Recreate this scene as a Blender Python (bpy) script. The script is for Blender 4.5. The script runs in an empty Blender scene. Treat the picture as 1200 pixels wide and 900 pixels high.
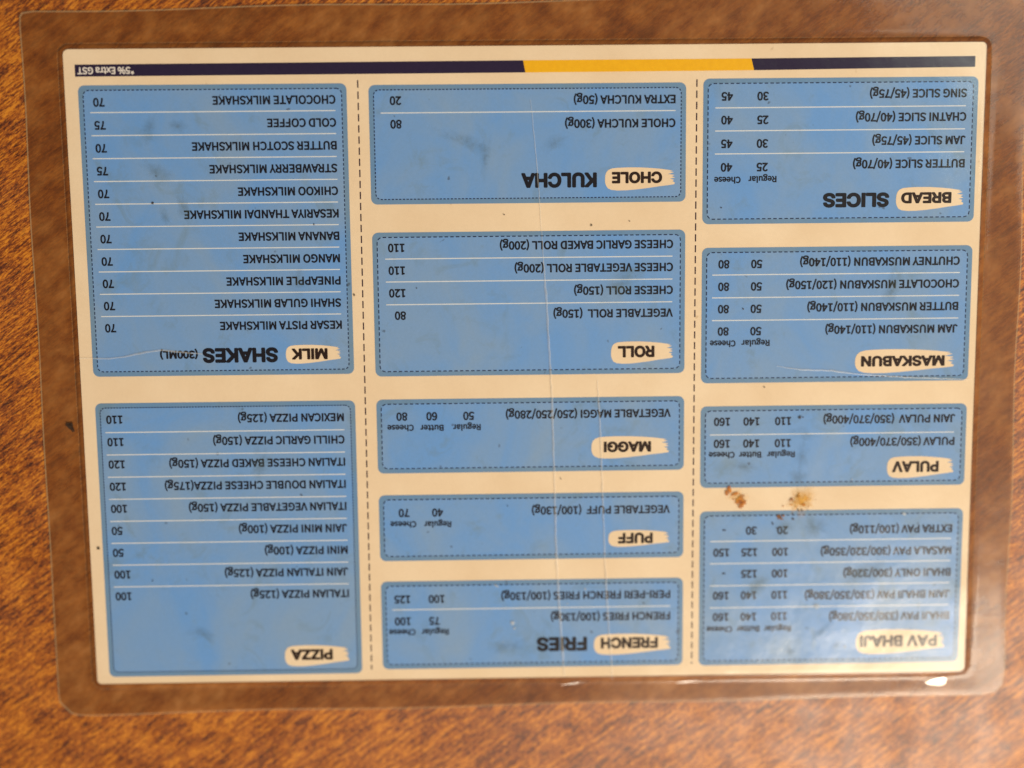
import bpy, math, random
from mathutils import Vector, Matrix
from mathutils.geometry import tessellate_polygon

random.seed(7)
SC = bpy.context.scene
COL = SC.collection
MM = 0.001

# ------------------------------------------------------------------ camera
# pose solved from the sheet's corners (A4) and its printed panels
cam = bpy.data.cameras.new("camera")
cam.sensor_width = 36.0
cam.lens = 27.0
cam.clip_start = 0.01
cam.clip_end = 20.0
cam_ob = bpy.data.objects.new("camera", cam)
COL.objects.link(cam_ob)
right = Vector((0.99989183, -0.01114620, 0.00959661))
down = Vector((-0.01186820, -0.99682017, 0.07879524))
fwd = Vector((0.00868783, -0.07890061, -0.99684463))
mw = Matrix.Identity(4)
for i in range(3):
    mw[i][0], mw[i][1], mw[i][2] = right[i], -down[i], -fwd[i]
CAM = Vector((-8.284, 16.178, 254.253 + 1.0)) * MM
mw.translation = CAM
cam_ob.matrix_world = mw
SC.camera = cam_ob
cam.dof.use_dof = True
FOCUS = Vector((-60 * MM, 40 * MM, 1.0 * MM))
cam.dof.focus_distance = (FOCUS - CAM).dot(fwd)
cam.dof.aperture_fstop = 1.08

# ------------------------------------------------------------------ light
world = bpy.data.worlds.new("World")
SC.world = world
world.use_nodes = True
bg = world.node_tree.nodes["Background"]
bg.inputs[0].default_value = (1.0, 0.84, 0.66, 1)
bg.inputs[1].default_value = 0.12

def area_lamp(name, loc, target, sx, sy, power, color, roll=0.0):
    l = bpy.data.lights.new(name, 'AREA')
    l.shape = 'RECTANGLE'
    l.size, l.size_y = sx, sy
    l.energy = power
    l.color = color
    o = bpy.data.objects.new(name, l)
    COL.objects.link(o)
    d = Vector(target) - Vector(loc)
    o.rotation_euler = (d.to_track_quat('-Z', 'Y').to_matrix() @ Matrix.Rotation(roll, 3, 'Z')).to_euler()
    o.location = loc
    return o

KEY = Vector((1.10, -1.28, 1.50))
area_lamp("ceiling_lamp", KEY, (0, 0, 0), 1.05, 0.95, 73.0, (1.0, 0.86, 0.68))
area_lamp("grey_reflection_lamp", (1.06, 0.60, 1.15), (1.06, 0.60, 0), 0.62, 0.62, 6.0, (0.95, 1.0, 0.85), math.radians(45))  # added lamp, no known source; its mirror image greys the film's upper right corner
SC.view_settings.view_transform = 'Standard'
SC.view_settings.look = 'None'
SC.view_settings.exposure = 0.0
SC.view_settings.gamma = 1.0

# ------------------------------------------------------------------ node helpers
class NT:
    def __init__(s, name):
        s.m = bpy.data.materials.new(name)
        s.m.use_nodes = True
        s.t = s.m.node_tree
        s.t.nodes.clear()
        s.out = s.n('ShaderNodeOutputMaterial')
    def n(s, typ, **kw):
        nd = s.t.nodes.new(typ)
        for k, v in kw.items():
            setattr(nd, k, v)
        return nd
    def put(s, sock, v):
        if isinstance(v, bpy.types.NodeSocket):
            s.t.links.new(v, sock)
        else:
            if isinstance(v, tuple) and len(v) == 3 and sock.type == 'RGBA':
                v = v + (1.0,)
            sock.default_value = v
    def coords(s, scale=(1, 1, 1), rot=(0, 0, 0)):
        g = s.n('ShaderNodeNewGeometry')
        m = s.n('ShaderNodeMapping')
        # rotate first, then stretch, so long grain can run along any direction
        r = s.n('ShaderNodeVectorRotate', rotation_type='Z_AXIS')
        s.put(r.inputs['Vector'], g.outputs['Position'])
        s.put(r.inputs['Angle'], rot[2])
        s.put(m.inputs['Vector'], r.outputs[0])
        m.inputs['Scale'].default_value = scale
        return m.outputs[0]
    def noise(s, vec, scale, detail=3.0, rough=0.55, dist=0.0):
        nd = s.n('ShaderNodeTexNoise')
        s.put(nd.inputs['Vector'], vec)
        nd.inputs['Scale'].default_value = scale
        nd.inputs['Detail'].default_value = detail
        nd.inputs['Roughness'].default_value = rough
        nd.inputs['Distortion'].default_value = dist
        return nd.outputs[0]
    def ramp(s, fac, stops):
        nd = s.n('ShaderNodeValToRGB')
        cr = nd.color_ramp
        while len(cr.elements) < len(stops):
            cr.elements.new(0.5)
        for e, (p, c) in zip(cr.elements, stops):
            e.position = p
            e.color = c + (1.0,) if len(c) == 3 else c
        s.put(nd.inputs[0], fac)
        return nd.outputs[0]
    def rng(s, v, a, b, c, d):
        nd = s.n('ShaderNodeMapRange')
        s.put(nd.inputs[0], v)
        for i, q in enumerate((a, b, c, d)):
            nd.inputs[i + 1].default_value = q
        return nd.outputs[0]
    def math(s, op, a, b=0.0):
        nd = s.n('ShaderNodeMath', operation=op)
        s.put(nd.inputs[0], a)
        s.put(nd.inputs[1], b)
        return nd.outputs[0]
    def mix(s, fac, a, b, mode='MIX'):
        nd = s.n('ShaderNodeMix', data_type='RGBA', blend_type=mode)
        s.put(nd.inputs[0], fac)
        s.put(nd.inputs[6], a)
        s.put(nd.inputs[7], b)
        return nd.outputs[2]
    def bump(s, h, strength, dist):
        nd = s.n('ShaderNodeBump')
        nd.inputs['Strength'].default_value = strength
        nd.inputs['Distance'].default_value = dist
        s.put(nd.inputs['Height'], h)
        return nd.outputs[0]
    def principled(s, color, rough=0.6, spec=0.3, normal=None):
        p = s.n('ShaderNodeBsdfPrincipled')
        s.put(p.inputs['Base Color'], color)
        s.put(p.inputs['Roughness'], rough)
        s.put(p.inputs['Specular IOR Level'], spec)
        if normal is not None:
            s.put(p.inputs['Normal'], normal)
        return p.outputs[0]
    def done(s, shader):
        s.t.links.new(shader, s.out.inputs[0])
        return s.m

def table_material():
    m = NT("speckled_orange_wood")
    A = -math.radians(36)
    fine = m.noise(m.coords((1, 3.2, 1), (0, 0, A)), 640, 5, 0.7, 0.25)
    streak = m.noise(m.coords((1, 8.0, 1), (0, 0, A)), 120, 6, 0.68, 0.3)
    blot = m.noise(m.coords((1, 1.7, 1), (0, 0, A)), 95, 4, 0.6, 0.6)
    big = m.noise(m.coords((1, 1.6, 1), (0, 0, A)), 22, 3, 0.5, 0.4)
    v = m.math('ADD', m.math('MULTIPLY', fine, 0.36), m.math('MULTIPLY', streak, 0.40))
    v = m.math('ADD', v, m.math('MULTIPLY', blot, 0.17))
    v = m.math('ADD', v, m.math('MULTIPLY', big, 0.07))
    c = m.ramp(v, [(0.430, (0.050, 0.008, 0.002)), (0.470, (0.175, 0.036, 0.003)),
                   (0.510, (0.38, 0.098, 0.005)), (0.560, (0.63, 0.228, 0.014))])
    st = m.noise(m.coords((1, 7.5, 1), (0, 0, A)), 300, 3, 0.55, 0.2)
    c = m.mix(m.rng(st, 0.585, 0.66, 0.0, 0.72), c, (0.060, 0.009, 0.002))
    hl = m.noise(m.coords((1, 8, 1), (0, 0, A)), 520, 3, 0.6, 0.2)
    c = m.mix(m.rng(hl, 0.58, 0.68, 0.0, 0.55), c, (0.62, 0.27, 0.035))
    n = m.bump(v, 0.25, 0.0006)
    rough = m.rng(m.noise(m.coords(), 60, 3), 0.3, 0.7, 0.46, 0.60)
    return m.done(m.principled(c, rough, 0.80, n))

def paper_material():
    m = NT("cream_card_stock")
    a = m.noise(m.coords(), 30, 4, 0.6)
    b = m.noise(m.coords(), 900, 2, 0.5)
    c = m.ramp(a, [(0.3, (0.76, 0.60, 0.43)), (0.7, (0.83, 0.685, 0.52))])
    c = m.mix(m.rng(b, 0.35, 0.75, 0.0, 0.10), c, (0.62, 0.48, 0.32))
    spot = m.noise(m.coords(), 260, 2, 0.5)
    c = m.mix(m.rng(spot, 0.74, 0.80, 0.0, 0.45), c, (0.40, 0.26, 0.13))
    return m.done(m.principled(c, 0.7, 0.2))

def print_material(name, col, dull, grime):
    m = NT(name)
    a = m.noise(m.coords((1, 0.7, 1)), 42, 4, 0.6, 0.5)
    c = m.mix(m.rng(a, 0.35, 0.68, 0.0, 1.0), col, dull)
    s = m.noise(m.coords((1, 1, 1), (0, 0, 0.5)), 75, 5, 0.65, 1.0)
    c = m.mix(m.rng(s, 0.56, 0.74, 0.0, grime), c, (0.15, 0.21, 0.20))
    f = m.noise(m.coords((1, 1, 1)), 1500, 2, 0.5)
    c = m.mix(m.rng(f, 0.35, 0.7, 0.0, 0.10), c, (0.10, 0.20, 0.36))
    sp = m.noise(m.coords(), 330, 1.5, 0.4)
    c = m.mix(m.rng(sp, 0.765, 0.80, 0.0, 0.6), c, (0.05, 0.06, 0.08))
    return m.done(m.principled(c, 0.6, 0.25))

def ink(name, col, rough=0.55):
    m = NT(name)
    a = m.noise(m.coords(), 700, 2, 0.5)
    c = m.mix(m.rng(a, 0.3, 0.7, 0.0, 0.2), col, tuple(min(1, q * 1.4 + 0.006) for q in col))
    return m.done(m.principled(c, rough, 0.2))

def film_normal(m, k=1.0):
    wav = m.noise(m.coords(), 16, 2, 0.45)
    dent = m.noise(m.coords((1, 1, 1)), 130, 3, 0.55)
    h = m.math('ADD', m.math('MULTIPLY', wav, 1.0), m.math('MULTIPLY', dent, 0.07))
    return m.bump(h, 0.5 * k, 0.004)

def clear_film_material(name="clear_glossy_film", f0=0.030, r0=0.16, r1=0.26, wav=1.0):
    m = NT(name)
    t = m.n('ShaderNodeBsdfTransparent')
    t.inputs[0].default_value = (0.985, 0.975, 0.955, 1)
    g = m.n('ShaderNodeBsdfGlossy')
    g.inputs['Color'].default_value = (1, 1, 1, 1)
    scr = m.noise(m.coords((1, 6, 1), (0, 0, 0.9)), 420, 3, 0.6)
    m.put(g.inputs['Roughness'], m.rng(scr, 0.3, 0.7, r0, r1))
    nrm = film_normal(m, wav)
    m.put(g.inputs['Normal'], nrm)
    geo = m.n('ShaderNodeNewGeometry')
    dot = m.n('ShaderNodeVectorMath', operation='DOT_PRODUCT')
    m.put(dot.inputs[0], geo.outputs['Incoming'])
    m.put(dot.inputs[1], geo.outputs['Normal'])
    cs = m.math('SUBTRACT', 1.0, m.math('ABSOLUTE', dot.outputs['Value']))
    fr = m.math('ADD', f0, m.math('MULTIPLY', m.math('POWER', cs, 5.0), 0.9))
    mx = m.n('ShaderNodeMixShader')
    m.put(mx.inputs[0], fr)
    m.put(mx.inputs[1], t.outputs[0])
    m.put(mx.inputs[2], g.outputs[0])
    return m.done(mx.outputs[0])

def hazy_film_material():
    m = NT("hazy_worn_film")
    t = m.n('ShaderNodeBsdfTransparent')
    t.inputs[0].default_value = (0.86, 0.78, 0.70, 1)
    mot = m.noise(m.coords((1, 1.5, 1), (0, 0, -0.6)), 120, 5, 0.6, 0.12)
    big = m.noise(m.coords(), 24, 3, 0.5)
    v = m.math('ADD', m.math('MULTIPLY', mot, 0.62), m.math('MULTIPLY', big, 0.38))
    c = m.ramp(v, [(0.34, (0.13, 0.036, 0.007)), (0.46, (0.235, 0.074, 0.013)),
                   (0.56, (0.34, 0.125, 0.026)), (0.68, (0.46, 0.195, 0.055))])
    nrm = film_normal(m, 1.0)
    p = m.principled(c, 0.50, 0.6, nrm)
    m.put(p.node.inputs['Coat Weight'], 0.7)
    m.put(p.node.inputs['Coat Roughness'], 0.14)
    m.put(p.node.inputs['Coat Normal'], film_normal(m, 0.35))
    mx = m.n('ShaderNodeMixShader')
    m.put(mx.inputs[0], m.rng(big, 0.3, 0.7, 0.52, 0.72))
    m.put(mx.inputs[1], t.outputs[0])
    m.put(mx.inputs[2], p)
    return m.done(mx.outputs[0])

def film_edge_material(name="cut_film_edge", col=(0.62, 0.42, 0.23), op=0.55, rough=0.3):
    m = NT(name)
    t = m.n('ShaderNodeBsdfTransparent')
    a = m.noise(m.coords(), 260, 3, 0.6)
    c = m.mix(m.rng(a, 0.35, 0.65, 0, 1), col, tuple(q * 0.7 for q in col))
    p = m.principled(c, rough, 0.5)
    mx = m.n('ShaderNodeMixShader')
    m.put(mx.inputs[0], m.math('MULTIPLY', m.rng(a, 0.3, 0.7, 0.6, 1.0), op))
    m.put(mx.inputs[1], t.outputs[0])
    m.put(mx.inputs[2], p)
    return m.done(mx.outputs[0])

def stain_material(name, a, b, op, soft=False):
    m = NT(name)
    t = m.n('ShaderNodeBsdfTransparent')
    nz = m.noise(m.coords(), 900, 3, 0.6)
    c = m.mix(m.rng(nz, 0.35, 0.65, 0, 1), a, b)
    p = m.principled(c, 0.5, 0.3)
    mx = m.n('ShaderNodeMixShader')
    fac = m.math('MULTIPLY', m.rng(nz, 0.3, 0.65, 0.55, 1.0), op)
    if soft:   # thins out towards the rim of the mark
        at = m.n('ShaderNodeAttribute', attribute_name='mark_amount')
        pat = m.rng(m.noise(m.coords(), 240, 4, 0.65), 0.33, 0.58, 0.12, 1.0)
        fac = m.math('MULTIPLY', m.math('MULTIPLY', fac, pat), m.math('POWER', at.outputs['Fac'], 1.2))
    m.put(mx.inputs[0], fac)
    m.put(mx.inputs[1], t.outputs[0])
    m.put(mx.inputs[2], p)
    return m.done(mx.outputs[0])

M = dict(
    table=table_material(), paper=paper_material(),
    band=print_material("muted_blue_ink", (0.128, 0.265, 0.500), (0.165, 0.280, 0.450), 0.30),
    field=print_material("sky_blue_ink", (0.142, 0.328, 0.720), (0.215, 0.350, 0.590), 0.38),
    black=ink("black_ink", (0.006, 0.006, 0.013)), brown=ink("brown_black_ink", (0.020, 0.008, 0.006)),
    navy=ink("navy_purple_ink", (0.020, 0.012, 0.045)), dash=ink("dark_navy_dash_ink", (0.008, 0.014, 0.060)),
    sep=ink("maroon_dash_ink", (0.035, 0.014, 0.03)),
    yellow=ink("mustard_yellow_ink", (0.80, 0.43, 0.012)), cream=paper_material(),
    white=ink("pale_blue_white_ink", (0.62, 0.68, 0.78)), lettering=ink("white_lettering_ink", (0.70, 0.66, 0.66)),
    film=clear_film_material(), seam_film=clear_film_material("dull_seam_film", 0.045, 0.16, 0.24, 0.5), bubble=clear_film_material("taut_shiny_film", 0.10, 0.07, 0.10, 0.12), haze=hazy_film_material(), edge=film_edge_material(),
    crease=film_edge_material("whitened_crease", (0.86, 0.84, 0.80), 0.30, 0.22),
    seam=film_edge_material("pressed_seam", (0.50, 0.33, 0.18), 0.45, 0.2),
    glint=None,
    stain=stain_material("dried_curry", (0.26, 0.062, 0.004), (0.60, 0.205, 0.010), 0.95),
    crumb=stain_material("brown_crumb", (0.10, 0.035, 0.010), (0.26, 0.10, 0.02), 1.0),
    grease=stain_material("yellow_grease", (0.84, 0.46, 0.07), (0.80, 0.42, 0.06), 0.75, True),
    smear=stain_material("grey_green_smear", (0.130, 0.180, 0.135), (0.14, 0.17, 0.14), 0.34, True),
    speck=stain_material("dark_speck", (0.015, 0.012, 0.012), (0.05, 0.03, 0.02), 1.0),
    dust=stain_material("pale_dust", (0.55, 0.60, 0.66), (0.45, 0.52, 0.60), 0.8),
)

# ------------------------------------------------------------------ mesh helpers (mm in, image axes: x right, y down)
class MB:
    def __init__(s):
        s.v, s.f, s.mi = [], [], []
    def pt(s, x, y, z):
        s.v.append((x * MM, -y * MM, z * MM))
        return len(s.v) - 1
    def face(s, idx, mi=0):
        s.f.append(tuple(idx))
        s.mi.append(mi)
    def poly(s, pts, z, mi=0):
        tri = tessellate_polygon([[Vector((x, -y, 0)) for x, y in pts]])
        base = [s.pt(x, y, z) for x, y in pts]
        for t in tri:
            a, b, c = [Vector(s.v[base[i]]) for i in t]
            t = list(t)
            if (b - a).cross(c - a).z < 0:
                t.reverse()
            s.face([base[i] for i in t], mi)
    def quad(s, x0, y0, x1, y1, z, mi=0):
        s.poly([(x0, y0), (x1, y0), (x1, y1), (x0, y1)], z, mi)
    def bar(s, ax, ay, bx, by, w, z, mi=0):
        d = math.hypot(bx - ax, by - ay)
        nx, ny = -(by - ay) / d * w / 2, (bx - ax) / d * w / 2
        s.poly([(ax + nx, ay + ny), (bx + nx, by + ny), (bx - nx, by - ny), (ax - nx, ay - ny)], z, mi)
    def prism(s, pts, z0, z1, mi=0, ms=0):
        s.poly(pts, z1, mi)
        n = len(pts)
        a = [s.pt(x, y, z0) for x, y in pts]
        b = [s.pt(x, y, z1) for x, y in pts]
        for i in range(n):
            j = (i + 1) % n
            s.face((a[i], a[j], b[j], b[i]), ms)
    def build(s, name, mats, parent=None, smooth=False):
        me = bpy.data.meshes.new(name)
        me.from_pydata(s.v, [], s.f)
        if not isinstance(mats, (list, tuple)):
            mats = [mats]
        for m in mats:
            me.materials.append(m)
        for p, k in zip(me.polygons, s.mi):
            p.material_index = k
            p.use_smooth = smooth
        me.update()
        o = bpy.data.objects.new(name, me)
        COL.objects.link(o)
        if parent:
            o.parent = parent
        return o

def rrect(x0, y0, x1, y1, r, n=6):
    pts = []
    for cx, cy, a0 in ((x1 - r, y0 + r, -90), (x1 - r, y1 - r, 0), (x0 + r, y1 - r, 90), (x0 + r, y0 + r, 180)):
        for k in range(n + 1):
            a = math.radians(a0 + 90 * k / n)
            pts.append((cx + r * math.cos(a), cy + r * math.sin(a)))
    return pts

def dashes(mb, pts, dash, gap, w, z, closed=True):
    P = pts + [pts[0]] if closed else pts
    on, left = True, dash
    for (ax, ay), (bx, by) in zip(P, P[1:]):
        L = math.hypot(bx - ax, by - ay)
        t = 0.0
        while t < L - 1e-6:
            st = min(left, L - t)
            if on and st > 0.02:
                mb.bar(ax + (bx - ax) * t / L, ay + (by - ay) * t / L,
                       ax + (bx - ax) * (t + st) / L, ay + (by - ay) * (t + st) / L, w, z)
            t += st
            left -= st
            if left < 1e-6:
                on = not on
                left = dash if on else gap

# ------------------------------------------------------------------ lettering (outlines in 1/1000 of the cap height)
GLYPH = {
  'body': {
    ' ': [306,[]],
    'A': [829,[[7,-50,-19,-42,-35,-27,-43,-7,-41,19,297,1019,315,1040,347,1051,473,1051,506,1044,526,1027,542,987,851,79,871,13,867,-20,847,-42,813,-51,698,-51,675,-46,658,-36,641,-10,564,233,553,252,284,254,270,251,262,241,182,-10,170,-33,153,-45,127,-51],[343,459,473,457,488,464,484,490,427,673,418,697,413,702,401,685,337,479,336,464]]],
    'B': [896,[[139,-50,116,-44,99,-30,91,-13,87,13,86,979,94,1021,114,1042,148,1051,456,1051,576,1037,634,1022,682,1002,731,971,774,927,803,879,821,821,829,750,819,681,796,617,753,556,751,547,756,539,803,501,833,467,857,427,874,379,883,339,886,284,877,216,853,144,826,99,766,39,731,14,683,-10,616,-31,531,-47,471,-51],[325,153,431,151,496,155,554,166,608,190,638,219,656,264,657,324,640,364,628,379,602,396,536,418,471,426,322,423,316,416,315,404,315,176,316,161],[325,630,465,629,516,638,562,658,585,679,600,713,600,767,586,801,574,815,554,827,508,842,454,848,322,846,315,830,315,653,316,639]]],
    'C': [870,[[501,-68,421,-59,349,-40,315,-26,266,0,209,43,149,107,93,195,58,287,34,398,28,507,35,604,56,704,69,741,93,801,132,867,194,941,272,1001,349,1037,441,1061,503,1068,552,1068,655,1047,703,1027,752,999,796,967,835,927,844,904,842,875,830,855,770,784,755,772,741,766,721,766,703,771,649,815,606,840,572,851,529,856,472,850,432,839,387,815,354,787,323,749,296,698,277,644,266,587,260,504,263,449,273,372,289,321,320,255,348,218,386,184,435,159,469,149,509,145,549,146,583,152,649,183,726,247,758,254,775,249,790,238,853,167,865,147,869,124,861,97,829,59,775,14,722,-19,661,-45,606,-59,538,-69]]],
    'D': [939,[[139,-50,116,-44,99,-30,91,-13,87,13,86,979,94,1021,114,1042,145,1051,399,1051,485,1044,571,1026,665,989,740,939,802,873,850,796,883,707,902,613,906,573,909,507,906,436,902,393,884,304,848,207,801,130,742,66,671,16,596,-18,491,-44,402,-51],[325,156,371,154,454,162,499,174,555,201,587,227,620,267,645,316,660,359,668,396,677,499,674,564,663,639,642,699,614,748,589,776,563,796,502,827,448,841,334,846,322,843,316,833,315,179,316,164]]],
    'E': [804,[[139,-50,116,-44,99,-30,91,-13,87,13,86,981,96,1024,116,1044,154,1051,696,1051,739,1042,755,1027,764,1004,766,913,759,873,748,859,736,851,699,843,334,843,318,836,315,656,320,636,339,631,628,631,662,625,682,610,691,590,695,567,695,493,692,464,684,444,669,430,648,422,336,420,320,416,315,399,315,181,319,165,334,160,711,160,749,153,771,134,780,104,780,10,771,-24,751,-44,716,-51]]],
    'F': [753,[[139,-50,116,-44,99,-30,91,-13,87,13,86,981,96,1024,116,1044,154,1051,696,1051,739,1042,755,1027,764,1004,766,913,759,873,748,859,736,851,699,843,334,843,318,836,315,630,319,611,336,606,634,606,665,599,685,584,695,559,695,444,690,427,679,413,665,404,642,398,336,397,320,393,315,373,315,16,308,-19,293,-39,265,-50]]],
    'G': [940,[[515,-68,435,-60,329,-28,271,1,216,41,151,107,94,195,59,284,34,398,28,507,35,601,63,724,90,792,106,821,141,875,191,932,212,952,272,996,358,1037,452,1061,518,1068,572,1068,629,1059,683,1045,729,1027,783,996,833,958,863,926,873,904,870,875,858,855,799,784,783,772,766,766,749,766,732,771,675,816,632,839,592,851,546,856,483,850,441,838,395,815,356,784,325,747,297,698,278,644,266,587,260,504,265,421,275,367,291,315,321,258,352,218,389,187,435,163,486,149,561,145,606,151,649,165,665,175,670,187,668,355,652,362,515,363,492,369,477,378,466,395,459,424,459,509,467,541,486,562,521,570,821,571,855,565,869,558,881,545,890,509,890,109,883,76,865,52,814,12,755,-21,683,-47,623,-61,555,-69]]],
    'H': [993,[[139,-50,116,-44,99,-30,91,-13,87,13,86,981,90,1010,97,1027,114,1042,139,1050,245,1051,282,1045,296,1036,306,1024,315,987,315,653,316,641,322,634,339,631,656,631,673,636,677,647,678,984,687,1024,708,1044,739,1051,848,1051,885,1040,903,1019,909,981,909,19,906,-10,898,-27,882,-42,856,-50,745,-51,708,-44,696,-36,686,-21,678,16,678,396,673,416,654,420,336,420,320,416,315,401,315,19,308,-19,293,-39,265,-50]]],
    'I': [400,[[139,-50,116,-44,99,-30,91,-13,87,13,87,993,97,1027,122,1046,151,1051,256,1051,282,1045,299,1033,310,1016,315,990,314,7,304,-27,279,-46,248,-51]]],
    'J': [730,[[295,-68,229,-58,183,-44,146,-28,101,2,48,52,14,98,1,127,1,155,12,175,36,195,108,247,135,254,152,252,169,244,225,175,246,160,272,149,298,145,346,148,372,158,392,176,410,215,419,267,419,978,423,1009,438,1035,466,1048,581,1051,612,1046,629,1038,641,1025,651,984,651,287,646,232,634,167,617,115,590,64,555,20,512,-16,463,-42,406,-59,332,-69]]],
    'K': [881,[[139,-50,116,-44,99,-30,91,-13,87,13,86,981,90,1010,97,1027,114,1042,139,1050,245,1051,282,1045,296,1036,306,1024,315,987,315,670,316,658,322,652,342,669,654,1038,674,1048,702,1051,816,1051,854,1040,868,1026,874,1007,874,987,866,967,590,633,581,613,914,36,924,1,915,-27,895,-44,862,-51,742,-51,719,-46,702,-36,679,-4,439,412,431,421,425,423,410,413,325,311,317,296,315,13,306,-24,288,-42,262,-50]]],
    'L': [741,[[139,-50,116,-44,99,-30,91,-13,87,13,87,993,97,1027,122,1046,151,1051,256,1051,282,1045,299,1033,310,1016,315,990,315,187,318,167,325,161,336,160,682,160,716,155,737,141,748,119,752,93,751,7,746,-19,734,-36,716,-46,694,-51]]],
    'M': [1108,[[139,-50,116,-44,99,-30,91,-13,87,13,86,981,90,1010,99,1030,116,1044,142,1051,271,1051,308,1045,331,1027,340,1010,541,447,549,430,556,426,566,441,758,981,777,1027,798,1044,831,1051,959,1051,982,1047,999,1038,1015,1016,1021,979,1021,19,1017,-10,1008,-30,991,-44,965,-51,862,-51,828,-42,816,-33,807,-19,801,16,801,450,796,486,788,481,776,453,641,81,631,67,615,56,568,49,499,52,480,61,467,76,328,453,311,486,305,479,304,459,303,19,299,-13,285,-36,259,-48,234,-51]]],
    'N': [986,[[139,-50,116,-44,99,-30,91,-13,87,13,86,981,90,1010,97,1027,119,1045,156,1051,262,1051,288,1044,305,1031,656,429,671,413,676,419,678,436,678,981,683,1016,702,1040,734,1051,839,1051,876,1040,894,1019,901,981,901,19,897,-10,890,-27,868,-45,834,-51,722,-51,699,-45,682,-33,330,573,314,592,308,585,306,567,309,24,306,-10,291,-36,268,-48,242,-51]]],
    'O': [1012,[[492,-68,432,-63,392,-54,329,-35,272,-6,199,49,143,112,90,201,56,292,34,401,28,509,35,607,54,704,68,747,90,804,125,867,183,938,258,999,332,1036,423,1061,521,1068,612,1056,681,1036,735,1010,766,990,821,947,875,885,924,801,956,712,978,604,985,501,978,401,953,284,920,195,881,128,835,71,758,5,681,-36,586,-62],[482,147,549,149,586,160,635,187,667,218,694,255,722,312,738,369,750,461,750,549,738,638,721,695,694,749,663,789,618,826,566,848,509,855,453,849,412,835,372,810,346,787,325,758,293,698,276,644,265,587,260,507,265,421,275,364,292,309,320,252,345,218,382,184,426,160,458,150]]],
    'P': [864,[[139,-50,116,-44,99,-30,91,-13,87,13,86,979,94,1021,114,1042,145,1051,445,1051,502,1048,576,1036,636,1020,691,996,748,957,790,910,822,850,840,787,847,707,843,641,822,564,801,521,782,492,745,450,696,413,636,383,574,364,508,352,419,346,334,346,320,341,315,324,315,13,308,-20,291,-40,265,-50],[325,553,416,552,502,560,542,572,582,597,598,616,610,641,620,704,613,761,591,802,557,824,508,839,445,846,334,846,320,841,315,824,315,573,318,559]]],
    'R': [866,[[139,-50,116,-44,99,-30,91,-13,87,13,86,981,96,1024,116,1044,148,1051,471,1051,522,1048,596,1035,651,1020,699,998,745,967,774,940,798,910,821,867,845,784,849,684,832,601,816,562,794,523,742,466,711,442,662,414,656,401,869,30,876,1,869,-24,848,-44,816,-51,696,-51,674,-47,656,-38,633,-10,420,361,402,371,334,371,319,366,315,353,315,16,308,-20,291,-40,265,-50],[325,579,454,577,491,581,536,592,579,614,605,644,620,687,620,753,614,776,602,796,585,813,565,825,508,841,459,846,336,846,320,841,315,824,315,599,318,584]]],
    'S': [813,[[384,-68,333,-62,270,-49,170,-11,98,34,55,68,24,102,17,132,21,149,29,164,90,236,113,257,133,265,153,264,168,258,235,203,278,177,330,157,381,146,450,146,498,157,541,180,564,209,573,238,573,275,564,304,549,324,524,344,481,367,238,477,167,527,135,558,98,609,79,649,64,715,61,752,64,787,81,858,109,915,152,967,193,1000,230,1022,290,1047,370,1065,461,1068,521,1058,587,1039,632,1021,681,993,731,955,760,924,768,898,763,869,695,785,677,772,655,767,630,773,561,821,501,847,430,856,364,848,326,829,302,804,292,767,299,729,319,701,353,676,607,562,675,521,711,492,753,444,786,381,801,318,805,258,799,204,777,135,753,92,727,58,678,13,618,-25,555,-49,473,-65]]],
    'T': [817,[[347,-50,325,-44,309,-33,299,-16,294,10,292,833,287,840,278,843,55,843,17,853,0,870,-8,899,-9,987,-3,1019,6,1033,18,1042,55,1051,752,1051,792,1045,807,1036,816,1024,825,990,824,896,817,873,804,856,787,847,764,843,541,843,529,840,524,833,520,-4,507,-33,481,-48,452,-51]]],
    'U': [984,[[472,-68,427,-65,344,-46,287,-23,232,13,201,43,169,81,138,132,116,189,106,221,89,307,82,401,82,978,88,1015,95,1029,109,1042,149,1051,264,1048,287,1040,303,1021,311,981,311,392,315,335,323,287,337,244,352,214,368,192,389,173,418,157,441,150,469,145,515,145,567,157,589,168,614,187,629,205,647,235,667,292,676,352,679,415,679,981,686,1018,704,1040,732,1050,835,1051,867,1045,884,1035,895,1021,902,978,902,392,895,304,874,201,849,137,816,81,779,38,743,7,695,-24,629,-50,555,-65]]],
    'V': [784,[[323,-50,303,-45,289,-36,276,-21,269,-3,-43,973,-48,996,-44,1019,-35,1033,-23,1042,17,1051,134,1050,160,1040,177,1023,385,333,391,317,397,315,408,336,611,1021,631,1042,660,1051,771,1051,803,1045,820,1033,829,1019,833,999,831,979,514,-16,497,-39,469,-50]]],
    'Y': [724,[[300,-50,278,-44,263,-33,254,-19,248,4,247,361,244,381,-43,970,-50,996,-46,1019,-37,1033,-26,1042,9,1051,126,1051,149,1046,166,1036,189,999,351,641,363,627,371,633,382,653,537,996,557,1033,574,1045,603,1051,711,1051,743,1045,760,1033,770,1016,774,996,769,973,478,379,476,16,469,-19,454,-39,426,-50]]],
    'X': [782,[[25,-50,-1,-42,-18,-26,-25,-1,-21,24,248,501,252,519,247,533,4,964,-6,999,3,1027,23,1044,56,1051,173,1051,196,1047,213,1038,231,1016,385,729,396,718,407,729,550,1001,573,1036,593,1047,622,1051,727,1051,765,1040,778,1027,786,1007,786,987,779,967,534,527,529,510,537,490,803,27,809,-1,801,-27,780,-44,747,-51,627,-51,605,-46,587,-36,560,4,396,304,385,313,374,301,208,-13,194,-33,176,-45,150,-51]]],
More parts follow.
